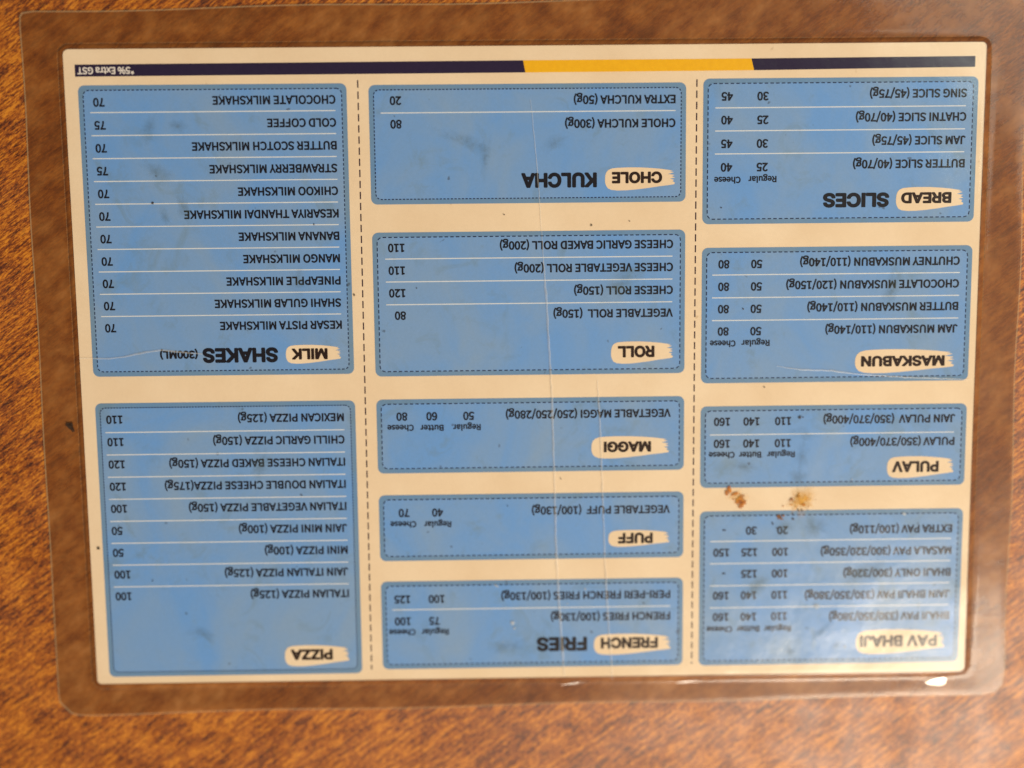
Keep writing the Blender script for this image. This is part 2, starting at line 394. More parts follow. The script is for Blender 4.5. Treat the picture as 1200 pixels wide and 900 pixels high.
    'W': [1198,[[248,-50,228,-45,214,-36,203,-21,196,-1,-12,981,-12,1010,0,1033,17,1045,40,1051,151,1051,185,1044,209,1021,226,950,326,433,337,405,347,421,493,1004,502,1024,514,1039,528,1046,551,1051,651,1051,683,1044,703,1024,714,996,859,424,868,408,877,427,996,1019,1016,1041,1048,1051,1154,1051,1177,1046,1194,1036,1208,1013,1209,981,1007,1,991,-33,974,-45,948,-51,817,-51,783,-45,761,-27,749,4,615,539,605,571,597,580,585,554,441,-24,423,-42,394,-51]]],
    'Z': [823,[[70,-50,38,-38,21,-13,17,10,17,64,24,101,494,833,490,840,478,843,132,843,95,851,75,870,66,901,66,990,76,1027,98,1045,132,1051,732,1051,761,1048,778,1040,795,1021,802,993,802,930,792,896,327,170,332,162,344,160,741,160,778,154,800,136,810,104,811,10,800,-27,778,-45,744,-51]]],
    '0': [757,[[367,-68,310,-61,255,-43,195,-9,135,49,95,110,59,195,36,289,20,404,17,524,20,604,29,672,54,789,89,881,127,943,183,1001,238,1037,307,1060,390,1068,458,1058,527,1033,575,1001,601,977,630,944,660,898,698,812,722,721,736,621,742,501,736,387,719,272,693,178,667,118,634,64,578,3,518,-37,450,-61],[359,138,395,137,427,151,456,181,479,224,496,275,507,332,516,415,520,498,516,592,507,675,496,729,482,772,461,815,438,844,412,860,381,867,347,861,321,844,298,817,281,784,264,735,252,681,240,532,243,412,249,349,267,258,281,221,304,178,332,150]]],
    '1': [757,[[121,-50,101,-45,87,-36,78,-24,72,-7,69,93,73,116,82,133,99,147,121,153,276,155,286,159,291,167,291,770,290,787,281,796,170,798,147,804,130,815,120,833,115,859,115,919,120,944,132,964,150,976,264,1007,356,1047,381,1051,447,1051,484,1046,499,1038,511,1024,520,987,521,167,525,159,533,155,661,154,684,149,702,139,714,121,719,96,720,13,715,-16,707,-30,694,-41,659,-51]]],
    '2': [757,[[62,-50,30,-38,13,-13,9,10,9,59,17,96,40,124,186,259,259,335,337,427,383,490,424,561,452,627,463,673,466,747,452,799,427,834,385,858,336,865,293,860,250,842,213,816,150,759,130,754,107,757,85,772,16,842,6,867,10,893,21,910,59,949,110,991,162,1023,219,1048,310,1067,356,1069,410,1064,482,1046,527,1026,577,993,617,953,650,902,672,850,688,784,692,736,688,670,663,564,636,497,601,433,550,356,504,296,401,179,395,167,401,161,413,160,676,160,713,151,731,133,739,104,740,13,734,-19,725,-33,713,-42,676,-51]]],
    '3': [757,[[330,-68,264,-60,212,-48,161,-30,118,-8,55,35,7,83,-6,104,-9,129,3,155,58,224,77,241,95,248,112,248,130,242,190,192,232,166,270,149,307,141,352,137,410,145,449,164,478,191,497,229,502,278,494,324,470,363,438,386,384,406,330,416,250,420,224,426,210,435,200,447,191,487,192,564,197,587,206,601,221,612,238,617,355,630,392,643,423,661,447,684,463,718,468,758,463,795,447,827,418,851,387,862,332,865,298,858,255,841,224,822,165,775,150,771,131,772,103,789,44,859,32,878,28,901,36,927,60,952,118,996,172,1027,232,1050,275,1060,321,1068,384,1068,481,1051,530,1033,567,1012,625,964,654,927,674,887,690,835,696,789,696,735,687,689,672,643,653,607,627,571,594,538,591,529,652,473,675,446,699,407,715,369,725,327,731,292,731,252,723,195,701,127,679,87,653,52,603,7,544,-29,481,-52,412,-66]]],
    '4': [757,[[466,-50,446,-45,432,-36,422,-24,416,-7,413,204,408,219,392,223,46,223,14,227,-8,241,-20,261,-24,287,-24,353,-19,376,-7,399,403,1030,420,1044,446,1051,574,1051,597,1046,615,1036,627,1019,632,993,634,436,646,426,726,422,752,407,761,393,766,370,767,281,758,250,737,231,709,223,646,222,636,216,633,10,628,-16,618,-33,600,-45,574,-51],[268,427,394,426,410,433,413,621,409,647,403,647,392,635,268,450,262,436]]],
    '5': [757,[[327,-68,264,-60,215,-49,130,-17,73,18,27,54,-2,84,-11,104,-10,129,4,155,60,227,75,237,93,242,110,242,127,236,198,180,264,149,301,140,341,137,378,141,404,148,441,169,474,204,495,248,505,292,505,358,491,409,467,450,447,469,427,482,381,496,347,498,313,496,275,484,206,447,178,442,155,449,101,484,75,509,67,544,101,1007,109,1024,121,1038,138,1046,161,1050,615,1051,650,1046,667,1038,677,1027,688,992,687,898,682,875,670,858,653,848,624,842,315,841,308,835,304,821,294,701,296,692,304,687,375,695,418,693,513,674,553,658,584,639,610,621,653,581,686,532,701,501,715,467,730,401,736,321,730,252,713,184,684,120,647,67,596,15,550,-17,490,-45,438,-59,367,-69]]],
    '6': [757,[[398,-68,338,-61,278,-42,221,-11,157,44,106,115,75,181,58,232,46,278,32,361,25,469,31,595,51,712,83,812,125,892,175,955,236,1007,304,1042,386,1064,478,1068,544,1056,586,1042,629,1021,668,995,705,964,723,941,729,915,723,889,648,807,632,796,615,791,584,797,535,838,486,860,455,863,424,862,375,847,332,815,303,775,276,715,262,664,260,635,269,631,329,656,384,669,452,670,546,651,592,630,632,603,684,547,710,504,724,467,733,435,747,361,750,309,747,269,730,181,707,121,671,64,632,20,577,-22,529,-46,455,-65],[382,135,412,133,438,136,479,161,497,184,514,218,522,244,527,284,528,332,523,367,515,398,501,427,482,449,460,464,438,472,406,476,364,471,317,449,269,411,255,392,251,378,255,335,265,284,297,204,314,178,332,160,358,143]]],
    '7': [757,[[271,-50,250,-44,234,-33,224,-16,219,7,236,213,258,350,284,461,316,561,365,679,445,824,448,836,443,841,431,843,85,843,48,849,26,867,17,896,16,987,22,1019,31,1033,43,1042,80,1051,674,1051,711,1045,731,1030,741,1007,744,944,740,913,731,891,665,800,608,707,564,619,524,516,501,436,482,341,465,207,452,10,446,-19,431,-39,403,-50]]],
    '8': [757,[[361,-68,321,-65,267,-54,207,-34,150,-3,106,32,64,81,37,129,18,195,12,255,16,295,26,344,48,398,87,458,150,522,155,532,151,544,112,592,89,632,71,681,63,721,60,769,64,809,86,887,106,924,137,964,178,1001,218,1027,270,1048,318,1059,358,1065,410,1065,453,1059,513,1044,553,1027,593,1001,641,955,672,909,687,875,708,789,710,749,705,704,695,664,676,615,611,515,617,504,670,452,713,387,734,327,742,287,745,235,739,181,713,109,695,78,665,41,625,7,570,-27,510,-51,438,-65],[347,129,421,129,453,139,481,155,504,178,518,207,523,229,522,267,516,289,504,313,467,352,404,390,338,419,318,424,307,419,283,398,245,344,227,292,226,241,239,201,264,169,301,144],[423,609,436,607,447,613,470,644,488,678,500,724,500,767,495,789,473,832,441,857,421,866,393,870,347,866,310,846,287,815,279,792,276,767,280,727,298,692,327,664,378,630]]],
    '9': [757,[[290,-68,239,-60,193,-48,147,-29,101,-1,64,28,38,58,31,84,36,109,107,193,121,204,139,210,170,206,230,161,279,141,313,137,344,140,387,155,425,184,456,227,483,289,496,335,499,364,494,369,487,369,413,340,359,329,330,328,281,332,224,346,159,375,124,400,96,429,75,455,47,504,28,555,14,621,9,701,14,755,36,843,54,887,77,924,119,974,174,1018,227,1045,296,1064,364,1068,416,1062,479,1044,536,1014,559,998,604,956,653,892,686,827,716,724,731,627,734,555,731,455,727,409,709,301,679,204,639,119,594,58,529,-2,461,-40,381,-63,324,-69],[325,527,384,526,424,542,471,575,501,606,510,624,507,664,497,718,466,795,447,824,430,841,401,858,373,867,324,866,304,858,284,845,267,827,251,801,232,741,229,675,235,627,245,595,259,569,279,548,300,535]]],
    '(': [461,[[316,-315,298,-308,284,-295,238,-217,175,-86,142,3,115,94,87,240,77,331,74,451,83,580,98,677,120,771,151,871,202,994,273,1125,298,1156,330,1165,356,1159,430,1122,446,1103,451,1077,446,1054,393,954,355,863,330,785,309,703,290,583,283,508,280,420,286,303,309,145,343,20,381,-80,446,-209,451,-232,445,-257,424,-278,350,-312]]],
    ')': [461,[[122,-315,30,-275,14,-255,9,-229,14,-206,52,-137,102,-23,130,57,151,137,173,271,180,345,180,505,162,654,129,791,85,914,15,1051,9,1080,15,1105,33,1124,104,1158,136,1165,153,1162,167,1154,192,1120,259,994,319,845,358,700,376,597,386,494,386,360,376,254,359,151,321,8,289,-80,231,-203,178,-295,153,-313]]],
    '/': [535,[[16,-294,-9,-286,-25,-271,-34,-248,-32,-226,375,1094,390,1120,416,1133,499,1136,531,1130,548,1120,560,1103,564,1083,560,1060,157,-251,142,-277,119,-291,91,-296]]],
    '-': [473,[[64,284,43,290,27,301,17,319,12,341,11,413,15,439,24,459,44,474,81,480,401,480,436,471,447,461,456,447,463,416,461,336,452,307,430,289,393,283]]],
    '*': [637,[[199,595,179,603,128,638,108,661,102,684,106,707,152,787,155,801,147,810,76,841,55,855,41,881,44,915,67,981,78,995,93,1005,122,1009,204,990,219,992,232,1095,240,1113,253,1126,290,1137,342,1137,367,1132,388,1121,401,1101,408,1070,413,1007,419,992,430,990,504,1008,527,1009,556,998,566,987,574,970,595,904,594,884,588,867,564,844,490,811,480,801,483,787,531,707,535,687,532,667,516,644,459,604,442,596,422,594,392,607,330,678,316,684,242,604,222,595]]],
    '%': [1256,[[312,-68,286,-60,269,-43,261,-19,265,7,469,392,478,421,423,380,383,358,332,342,277,337,223,343,172,360,132,384,88,424,56,469,33,521,14,587,2,687,5,767,16,832,36,898,56,938,92,987,129,1021,172,1045,226,1063,289,1068,337,1062,389,1045,437,1016,469,987,505,938,524,898,545,829,555,767,559,692,555,641,537,533,563,568,820,1047,840,1062,869,1068,937,1067,969,1059,983,1047,992,1029,993,1009,988,989,790,618,766,564,772,565,826,615,869,640,920,656,972,663,1032,657,1086,640,1131,612,1169,576,1200,532,1222,489,1239,432,1253,347,1253,252,1243,187,1221,107,1200,64,1172,23,1126,-21,1080,-47,1020,-65,972,-69,900,-57,843,-31,805,-2,780,24,748,72,731,109,711,181,702,235,699,315,703,367,723,481,700,449,435,-45,417,-60,395,-67],[965,112,983,112,1000,117,1015,127,1029,147,1050,201,1059,272,1056,361,1042,421,1029,449,1015,468,997,479,977,484,949,477,926,452,906,407,896,344,896,252,908,184,932,135,946,121],[267,518,300,520,315,530,328,547,347,589,359,658,359,755,346,821,335,849,320,870,303,884,283,889,263,887,249,880,224,849,207,798,199,732,199,672,206,618,213,587,237,538,252,524]]],
    'a': [768,[[276,-68,210,-56,162,-38,130,-18,102,6,71,44,47,92,32,152,30,198,34,238,44,278,57,312,90,362,133,401,179,430,236,456,285,472,348,490,468,512,477,521,476,535,463,567,442,589,416,601,376,605,330,599,288,587,179,532,162,530,142,533,116,552,79,618,64,649,64,675,79,701,113,724,179,759,248,785,310,801,373,811,416,811,476,803,528,789,562,773,620,729,648,694,671,655,695,584,709,498,709,21,706,-8,700,-25,688,-39,653,-51,573,-52,548,-48,528,-39,505,-11,496,-8,436,-38,382,-56,316,-68],[324,135,365,138,393,146,436,168,476,198,483,221,483,307,479,321,470,325,456,323,356,299,307,278,270,249,258,229,253,209,253,187,259,167,270,152,285,142]]],
    'b': [843,[[430,-68,358,-52,281,-19,273,-21,250,-43,230,-50,127,-51,96,-39,84,-26,78,-11,74,24,74,1072,78,1095,85,1112,98,1126,116,1133,144,1137,250,1135,278,1126,295,1107,302,1072,303,787,307,769,318,768,398,799,461,811,536,806,621,781,678,747,731,695,760,655,780,615,807,535,822,449,825,389,818,298,796,201,773,143,741,89,690,28,641,-11,616,-26,578,-43,524,-60,458,-69],[403,141,441,140,470,145,493,154,518,171,545,201,565,235,580,275,587,312,591,349,591,429,584,481,573,515,557,549,538,572,510,591,476,601,427,602,390,590,327,552,308,535,303,524,304,192,313,180,340,164,370,150]]],
    'c': [696,[[401,-68,347,-62,292,-49,224,-20,160,24,112,74,72,138,44,207,26,289,20,378,27,455,49,544,80,609,118,667,144,694,172,721,218,753,284,785,372,807,452,811,530,796,570,781,612,758,661,724,681,704,690,681,688,655,675,632,621,561,608,549,592,543,575,542,558,546,498,587,452,602,415,602,384,596,352,583,324,562,303,541,286,515,260,449,251,358,255,312,263,275,287,220,314,184,347,159,392,141,432,137,472,143,522,164,581,204,604,208,625,204,646,187,696,109,704,92,706,72,699,49,682,29,635,-4,592,-28,504,-58,441,-69]]],
    'e': [756,[[410,-68,330,-57,281,-43,244,-27,213,-11,172,18,120,69,75,135,46,204,27,287,20,367,27,452,46,535,74,601,115,664,170,722,241,770,272,785,321,800,401,811,464,806,544,784,598,754,644,715,690,655,708,621,726,572,744,489,751,407,747,361,739,324,724,304,704,294,675,291,275,291,258,285,257,275,263,255,295,198,324,170,367,146,427,134,487,137,535,151,604,185,632,188,651,181,667,167,711,84,717,55,710,31,692,13,652,-11,598,-37,530,-57,452,-69],[268,484,515,482,528,487,531,498,525,524,512,552,484,585,444,604,392,608,350,597,307,569,283,541,265,507,261,492]]],
    'g': [769,[[345,-391,242,-377,194,-364,142,-341,102,-315,68,-280,42,-242,26,-197,18,-134,30,-80,51,-31,94,23,97,32,67,103,61,138,63,178,79,232,116,295,68,383,48,463,50,546,68,612,99,672,121,700,153,732,214,772,280,797,325,807,397,810,488,794,720,793,751,788,774,772,784,746,787,663,783,635,774,615,757,601,731,594,694,593,684,586,695,515,695,469,690,429,677,383,663,349,625,292,586,255,557,234,531,219,488,202,397,185,345,185,282,196,272,189,270,175,272,163,278,155,308,145,357,142,537,142,602,133,671,113,720,87,764,43,781,12,793,-22,800,-62,801,-94,795,-137,783,-174,760,-220,731,-258,694,-293,651,-324,620,-340,540,-370,480,-383,440,-389],[364,-202,400,-204,448,-199,488,-189,522,-174,548,-155,568,-131,575,-108,571,-86,551,-71,520,-64,314,-61,277,-57,263,-60,244,-82,232,-111,231,-134,240,-157,262,-176,291,-189,320,-197],[361,372,405,376,440,395,463,423,478,466,481,498,478,526,464,566,434,600,394,615,348,614,308,595,285,566,271,523,271,463,288,420,317,389,340,377]]],
    'h': [828,[[127,-50,104,-44,87,-30,79,-13,74,13,75,1079,85,1113,110,1132,138,1137,244,1137,267,1132,284,1122,296,1106,301,1084,303,779,307,760,318,761,384,791,444,807,493,811,553,805,607,789,656,762,702,716,733,664,757,590,768,504,768,7,763,-16,753,-33,736,-45,713,-51,596,-50,570,-42,552,-24,543,16,543,456,536,527,525,561,507,585,484,596,444,599,407,592,370,574,332,544,310,524,304,513,303,19,295,-21,278,-40,250,-50]]],
    'l': [387,[[238,-68,172,-51,144,-33,121,-11,106,9,92,41,75,121,74,1075,79,1101,90,1118,107,1130,133,1136,238,1136,267,1131,292,1112,302,1078,303,155,309,141,341,127,356,107,378,-5,369,-33,344,-54,281,-68]]],
    'r': [529,[[127,-50,105,-44,90,-33,79,-16,74,10,74,721,82,761,96,779,118,788,218,791,256,780,267,770,278,750,287,746,353,787,418,807,476,811,513,804,550,791,573,770,581,739,559,630,550,610,533,595,513,588,436,597,413,592,390,582,369,567,347,544,324,510,306,473,303,447,303,16,295,-21,278,-40,250,-50]]],
    's': [638,[[288,-68,202,-52,125,-25,82,-4,39,24,10,47,-1,64,-5,89,3,115,62,196,91,215,108,217,125,213,191,168,222,152,259,138,302,131,348,132,385,143,407,161,417,189,416,204,408,220,382,243,342,264,185,329,137,359,95,395,61,441,45,481,35,527,36,581,50,638,71,681,102,722,139,754,179,777,231,796,288,807,368,810,422,801,471,788,508,773,559,745,597,718,611,702,618,681,614,655,551,569,525,552,505,550,485,554,431,587,391,604,362,610,325,611,294,605,268,589,256,567,258,544,270,527,294,512,491,428,528,406,566,375,599,336,621,295,637,229,637,175,623,112,602,69,572,29,528,-10,488,-33,434,-53,371,-66]]],
    't': [514,[[338,-68,261,-54,212,-33,166,4,129,61,108,121,97,189,96,575,87,587,41,589,13,597,-5,615,-13,641,-14,724,-7,755,4,770,21,780,93,789,103,795,108,812,115,927,122,967,139,989,170,1001,267,1001,293,995,309,981,317,967,322,944,323,809,328,795,341,791,458,791,487,786,512,769,524,738,524,641,518,618,504,601,487,592,464,588,338,588,330,585,324,578,323,212,333,161,341,149,355,140,395,135,467,152,487,148,504,138,515,123,523,104,542,27,542,-2,535,-18,524,-30,490,-45,404,-65]]],
    'u': [828,[[325,-68,290,-64,242,-53,182,-24,150,2,127,29,110,55,90,98,73,164,63,255,63,721,71,761,81,775,96,784,142,791,247,788,270,778,284,761,292,724,292,261,296,218,309,178,327,155,353,144,396,142,427,149,462,168,499,200,527,238,529,721,537,761,555,781,585,790,690,791,725,783,736,775,747,761,755,724,755,18,747,-22,733,-39,710,-49,607,-51,585,-47,570,-39,559,-26,549,-5,542,-1,475,-39,433,-55,362,-68]]],
    'x': [679,[[22,-50,-4,-42,-20,-27,-28,-4,-25,21,191,364,200,387,195,401,-1,710,-8,741,2,770,22,785,50,791,165,791,199,782,223,759,336,573,348,565,361,579,462,759,482,780,519,791,619,791,648,788,668,778,679,766,685,750,687,733,681,713,486,393,479,373,698,33,706,-1,696,-30,676,-45,645,-51,530,-51,493,-40,476,-21,342,195,330,202,319,190,206,-7,185,-36,168,-46,145,-51]]]},
  'head': {
    ' ': [369,[]],
    'A': [943,[[24,-83,-11,-70,-35,-46,-48,-11,-46,29,319,1031,344,1063,384,1080,547,1081,581,1072,607,1051,625,1020,973,71,993,9,992,-14,984,-37,961,-66,924,-83,778,-84,752,-80,723,-63,702,-34,623,180,615,192,598,196,341,196,329,193,320,183,247,-26,221,-64,198,-78,175,-84],[434,474,498,473,512,480,487,563,476,589,469,595,460,583,428,491,427,480]]],
    'B': [897,[[110,-83,81,-73,58,-55,42,-29,37,-3,37,994,48,1037,73,1066,112,1081,524,1081,618,1065,707,1026,750,996,808,931,845,860,862,797,865,706,858,657,839,600,796,531,800,520,835,483,862,443,887,389,901,329,905,257,901,206,885,146,859,89,828,46,764,-12,687,-52,621,-71,555,-81,484,-84],[338,197,504,196,570,208,595,223,609,243,614,274,608,303,581,341,558,356,532,365,495,370,338,369,331,363,328,351,328,223,330,206],[338,646,475,645,532,660,556,677,572,703,576,737,568,766,547,789,510,801,472,804,335,802,328,786,328,666,331,651]]],
    'C': [1003,[[459,-94,348,-68,245,-18,186,27,132,81,98,127,46,224,10,341,-2,429,1,604,27,724,46,775,77,838,130,915,202,987,245,1018,305,1050,393,1082,491,1096,599,1093,696,1071,771,1039,842,992,906,929,948,872,988,789,1011,707,1008,661,985,625,948,605,788,604,759,616,738,635,724,658,705,712,691,735,666,764,628,790,582,805,528,813,476,807,425,790,378,758,348,724,321,678,298,609,287,524,287,475,300,384,324,315,365,255,399,226,456,198,513,188,548,189,596,199,631,212,661,232,701,281,736,364,759,385,788,397,931,399,962,391,985,376,1003,352,1011,327,1011,295,987,207,942,118,899,62,822,-7,725,-60,648,-84,579,-95]]],
    'D': [987,[[110,-83,81,-73,58,-55,42,-29,37,-3,37,994,39,1017,49,1040,75,1067,112,1081,507,1081,575,1072,638,1056,741,1009,792,974,832,938,892,866,945,766,979,646,991,534,991,466,984,389,957,269,907,160,864,99,790,27,730,-12,672,-40,621,-58,567,-72,495,-81],[338,197,455,197,518,207,567,223,630,268,655,303,674,340,693,409,702,497,696,571,686,626,664,684,630,734,595,763,552,785,504,798,455,804,344,804,330,794,328,217,331,203]]],
    'E': [823,[[110,-83,81,-73,58,-55,42,-29,37,-3,37,994,39,1017,49,1040,77,1069,118,1081,730,1081,772,1069,801,1040,814,997,812,874,800,843,778,820,755,809,732,804,344,804,331,797,328,777,328,660,338,646,701,644,727,639,750,626,770,603,782,569,782,446,772,411,746,383,707,368,338,366,331,360,328,349,328,217,332,201,344,196,735,196,775,185,804,160,819,123,819,-6,807,-43,781,-70,741,-84]]],
    'F': [806,[[110,-83,81,-73,58,-55,42,-29,37,-3,37,994,39,1017,49,1040,77,1069,118,1081,724,1081,767,1069,796,1040,805,1017,808,994,806,871,792,840,770,818,727,804,344,804,332,799,328,783,328,649,331,637,338,631,684,630,710,623,733,609,753,583,762,551,762,431,750,394,724,367,687,353,352,353,333,349,328,331,328,-3,318,-38,295,-66,261,-82]]],
    'G': [1023,[[459,-94,402,-84,339,-65,245,-19,172,38,97,127,45,227,13,327,-2,427,-2,575,7,644,22,707,54,795,112,895,189,978,265,1031,359,1073,448,1093,562,1096,648,1083,722,1059,808,1015,866,969,931,898,981,809,1013,709,1011,664,989,627,951,605,788,603,759,615,739,631,700,712,682,738,659,764,619,791,576,806,522,813,468,805,419,787,376,756,340,712,310,652,296,598,287,518,290,441,303,372,330,304,359,263,393,231,433,207,488,191,548,188,602,199,642,217,682,249,709,289,710,301,705,306,536,311,501,329,478,364,472,398,472,504,477,527,488,549,505,567,531,581,553,585,936,586,959,582,982,573,1008,549,1023,512,1020,329,1001,232,964,147,911,69,836,-1,751,-51,659,-82,588,-95]]],
    'H': [1016,[[110,-83,81,-73,58,-55,42,-29,37,-3,37,994,40,1020,53,1046,70,1063,90,1075,132,1081,258,1080,290,1067,312,1046,328,1003,328,671,335,653,667,650,683,654,688,666,688,1000,693,1023,704,1045,730,1069,767,1081,901,1081,944,1065,969,1037,979,997,980,3,976,-23,964,-49,941,-70,910,-83,781,-84,738,-76,704,-48,693,-26,688,-3,688,351,681,370,347,373,333,369,328,357,328,0,317,-40,292,-68,258,-83]]],
    'I': [365,[[55,-84,310,-84,328,-66,328,1063,310,1081,55,1081,37,1063,37,-66]]],
    'J': [779,[[305,-94,237,-80,157,-45,105,-9,49,52,11,121,-11,195,-16,241,-13,361,10,398,48,420,188,422,217,418,249,398,270,367,275,344,279,249,288,222,301,204,325,188,362,182,399,187,426,204,444,238,452,295,452,992,456,1021,478,1058,517,1080,654,1082,682,1079,708,1067,726,1049,739,1024,743,1001,744,249,726,149,697,84,672,44,628,-3,579,-40,517,-71,459,-88,411,-95]]],
    'K': [917,[[110,-83,81,-73,58,-55,42,-29,37,-3,37,994,40,1020,53,1046,81,1071,121,1081,255,1080,287,1069,308,1051,321,1029,328,1003,328,737,335,719,355,733,647,1050,670,1069,707,1081,875,1081,901,1078,927,1065,948,1043,961,1011,960,980,947,949,604,581,591,560,598,543,950,49,962,23,965,0,962,-23,949,-49,924,-72,887,-84,727,-84,684,-69,659,-43,393,331,378,341,349,317,329,286,328,-3,314,-46,292,-69,258,-83]]],
    'L': [772,[[110,-83,81,-73,60,-57,43,-31,37,-6,37,1006,55,1049,72,1065,95,1077,121,1081,252,1081,281,1072,304,1056,320,1031,328,1006,331,203,350,196,712,196,744,188,773,166,791,131,793,-9,784,-37,768,-60,744,-76,718,-84]]],
    'M': [1235,[[110,-83,81,-73,58,-55,42,-29,37,-3,37,997,42,1026,60,1054,84,1072,112,1081,295,1081,330,1074,362,1051,382,1014,604,449,618,425,633,446,854,1020,871,1051,901,1073,935,1081,1124,1081,1150,1073,1172,1058,1194,1026,1200,989,1199,0,1194,-29,1176,-57,1155,-73,1127,-83,990,-84,952,-73,924,-49,908,-6,908,314,907,335,901,343,883,309,753,-23,735,-52,712,-72,678,-84,561,-84,530,-76,501,-55,482,-23,345,320,330,346,324,340,323,320,322,-3,312,-38,290,-66,255,-82]]],
    'N': [1029,[[110,-83,81,-73,58,-55,42,-29,37,-3,37,994,41,1022,55,1049,83,1071,118,1081,278,1081,301,1075,324,1061,342,1040,681,506,695,492,701,497,702,514,702,997,710,1031,735,1063,775,1080,918,1081,961,1063,986,1031,994,994,994,3,990,-25,976,-51,948,-74,912,-84,752,-84,730,-78,707,-64,684,-36,352,485,335,503,330,497,328,483,328,3,323,-29,299,-63,264,-82]]],
    'O': [1048,[[459,-94,348,-68,253,-23,186,27,136,77,99,127,41,238,10,344,-2,429,1,601,26,721,73,829,130,915,199,984,276,1036,325,1059,382,1079,488,1096,596,1093,651,1083,708,1066,802,1019,876,959,917,918,955,867,1006,767,1040,649,1052,544,1052,452,1046,387,1019,267,971,161,911,75,842,9,782,-31,725,-59,673,-77,582,-95],[498,189,548,189,611,204,651,226,686,258,722,309,741,355,757,424,763,495,757,572,746,629,727,681,701,724,671,758,625,790,579,805,528,813,479,807,431,792,388,765,359,738,326,689,309,647,296,595,287,518,290,444,299,387,316,332,337,292,371,249,411,218,456,198]]],
    'P': [874,[[110,-83,81,-73,58,-55,42,-29,37,-3,37,994,46,1034,58,1052,78,1069,101,1079,127,1081,524,1081,615,1064,681,1038,744,999,801,943,845,874,873,797,885,731,884,629,867,549,833,471,798,420,755,376,707,341,647,312,595,296,535,285,347,281,333,277,328,260,328,-6,314,-46,292,-69,258,-83],[338,560,490,562,535,573,561,590,584,626,594,677,587,731,568,769,535,792,490,803,355,807,333,803,328,786,328,580,331,566]]],
    'R': [883,[[110,-83,81,-73,58,-55,42,-29,37,-3,37,994,48,1037,73,1066,112,1081,515,1081,621,1064,695,1033,762,989,820,926,860,851,881,777,888,723,888,663,880,600,864,546,820,460,792,427,741,380,737,369,916,34,922,-6,912,-40,886,-69,847,-84,690,-84,650,-70,619,-37,438,299,421,307,347,307,333,303,328,291,328,-3,314,-46,292,-69,258,-83],[338,586,478,585,532,594,567,611,584,635,593,674,591,726,575,766,544,790,492,803,355,807,333,803,328,786,328,606,331,591]]],
    'S': [878,[[369,-98,284,-82,218,-58,141,-15,71,51,49,83,23,131,3,191,-5,231,-6,268,6,311,29,337,64,351,201,353,227,349,252,337,272,317,284,293,297,243,320,214,361,193,421,181,495,186,552,207,575,225,589,245,595,271,591,291,568,314,527,334,318,396,252,420,184,454,135,488,76,548,38,620,20,697,21,777,37,848,72,919,94,948,135,990,178,1023,264,1066,338,1087,401,1095,529,1092,612,1072,684,1040,744,1000,796,948,830,897,861,820,871,745,858,703,835,677,801,663,644,664,618,675,598,694,585,717,571,763,552,786,507,809,449,818,387,811,341,791,325,777,314,760,314,723,338,698,378,678,567,623,664,587,729,552,770,523,831,457,867,388,885,314,884,228,866,151,830,80,795,35,728,-23,644,-67,578,-87,501,-99]]],
    'U': [1017,[[441,-96,381,-86,312,-66,241,-31,202,-5,145,47,112,87,83,135,57,195,37,295,37,995,43,1030,55,1050,72,1066,95,1078,118,1082,258,1081,292,1066,316,1041,328,998,328,347,335,301,345,272,361,247,404,209,455,191,524,186,584,196,630,220,664,258,683,307,688,350,688,998,696,1032,721,1064,758,1081,898,1082,930,1076,950,1064,967,1046,979,1021,982,998,982,318,973,244,950,170,921,112,882,58,819,-2,758,-41,692,-71,612,-92,564,-97]]],
    'V': [943,[[389,-83,347,-64,332,-48,320,-23,-42,960,-49,997,-41,1031,-13,1065,29,1081,178,1080,209,1069,232,1049,259,989,460,426,467,409,475,404,493,443,692,1014,707,1046,731,1069,767,1081,909,1081,941,1073,967,1056,984,1029,991,1000,987,966,626,-26,598,-64,561,-82]]],
    'Z': [862,[[71,-83,28,-64,12,-46,1,-23,-2,91,5,123,458,794,453,802,442,804,79,804,39,817,12,843,-2,880,-2,1006,13,1045,42,1071,82,1081,779,1081,802,1078,827,1066,849,1043,863,1009,863,903,853,870,404,206,408,198,422,196,788,196,828,183,855,157,869,120,869,-9,853,-48,828,-72,788,-84]]]},
  'small': {
    '(': [461,[[310,-335,272,-312,228,-240,152,-83,120,3,95,88,69,223,57,331,54,451,63,580,81,697,104,791,146,914,221,1074,264,1150,293,1176,330,1185,356,1180,444,1137,461,1118,471,1091,467,1054,401,923,347,768,310,583,300,423,309,268,335,125,375,-12,408,-92,466,-203,472,-232,463,-266,438,-293,353,-333]]],
    ')': [461,[[116,-335,13,-287,-7,-257,-11,-226,-6,-203,54,-89,82,-20,132,145,151,254,160,345,157,540,144,643,109,788,61,920,-7,1054,-12,1080,-5,1111,16,1137,102,1178,136,1185,174,1174,199,1148,281,994,339,851,378,708,396,597,406,494,406,360,396,254,378,143,341,3,310,-80,242,-223,191,-312,156,-334]]],
    '0': [757,[[367,-88,292,-78,215,-46,172,-17,125,29,86,87,39,189,18,272,0,404,-3,524,9,672,34,798,72,892,112,958,172,1019,235,1057,301,1080,390,1088,464,1078,532,1053,592,1013,657,941,687,891,710,835,740,735,756,621,762,501,753,361,742,281,724,209,692,124,649,49,587,-17,521,-57,458,-80],[363,158,392,157,415,168,441,195,458,227,477,284,490,352,500,498,490,655,462,767,448,798,426,827,407,841,381,847,355,842,332,827,310,798,298,772,270,661,260,532,263,407,283,281,311,204,338,171]]],
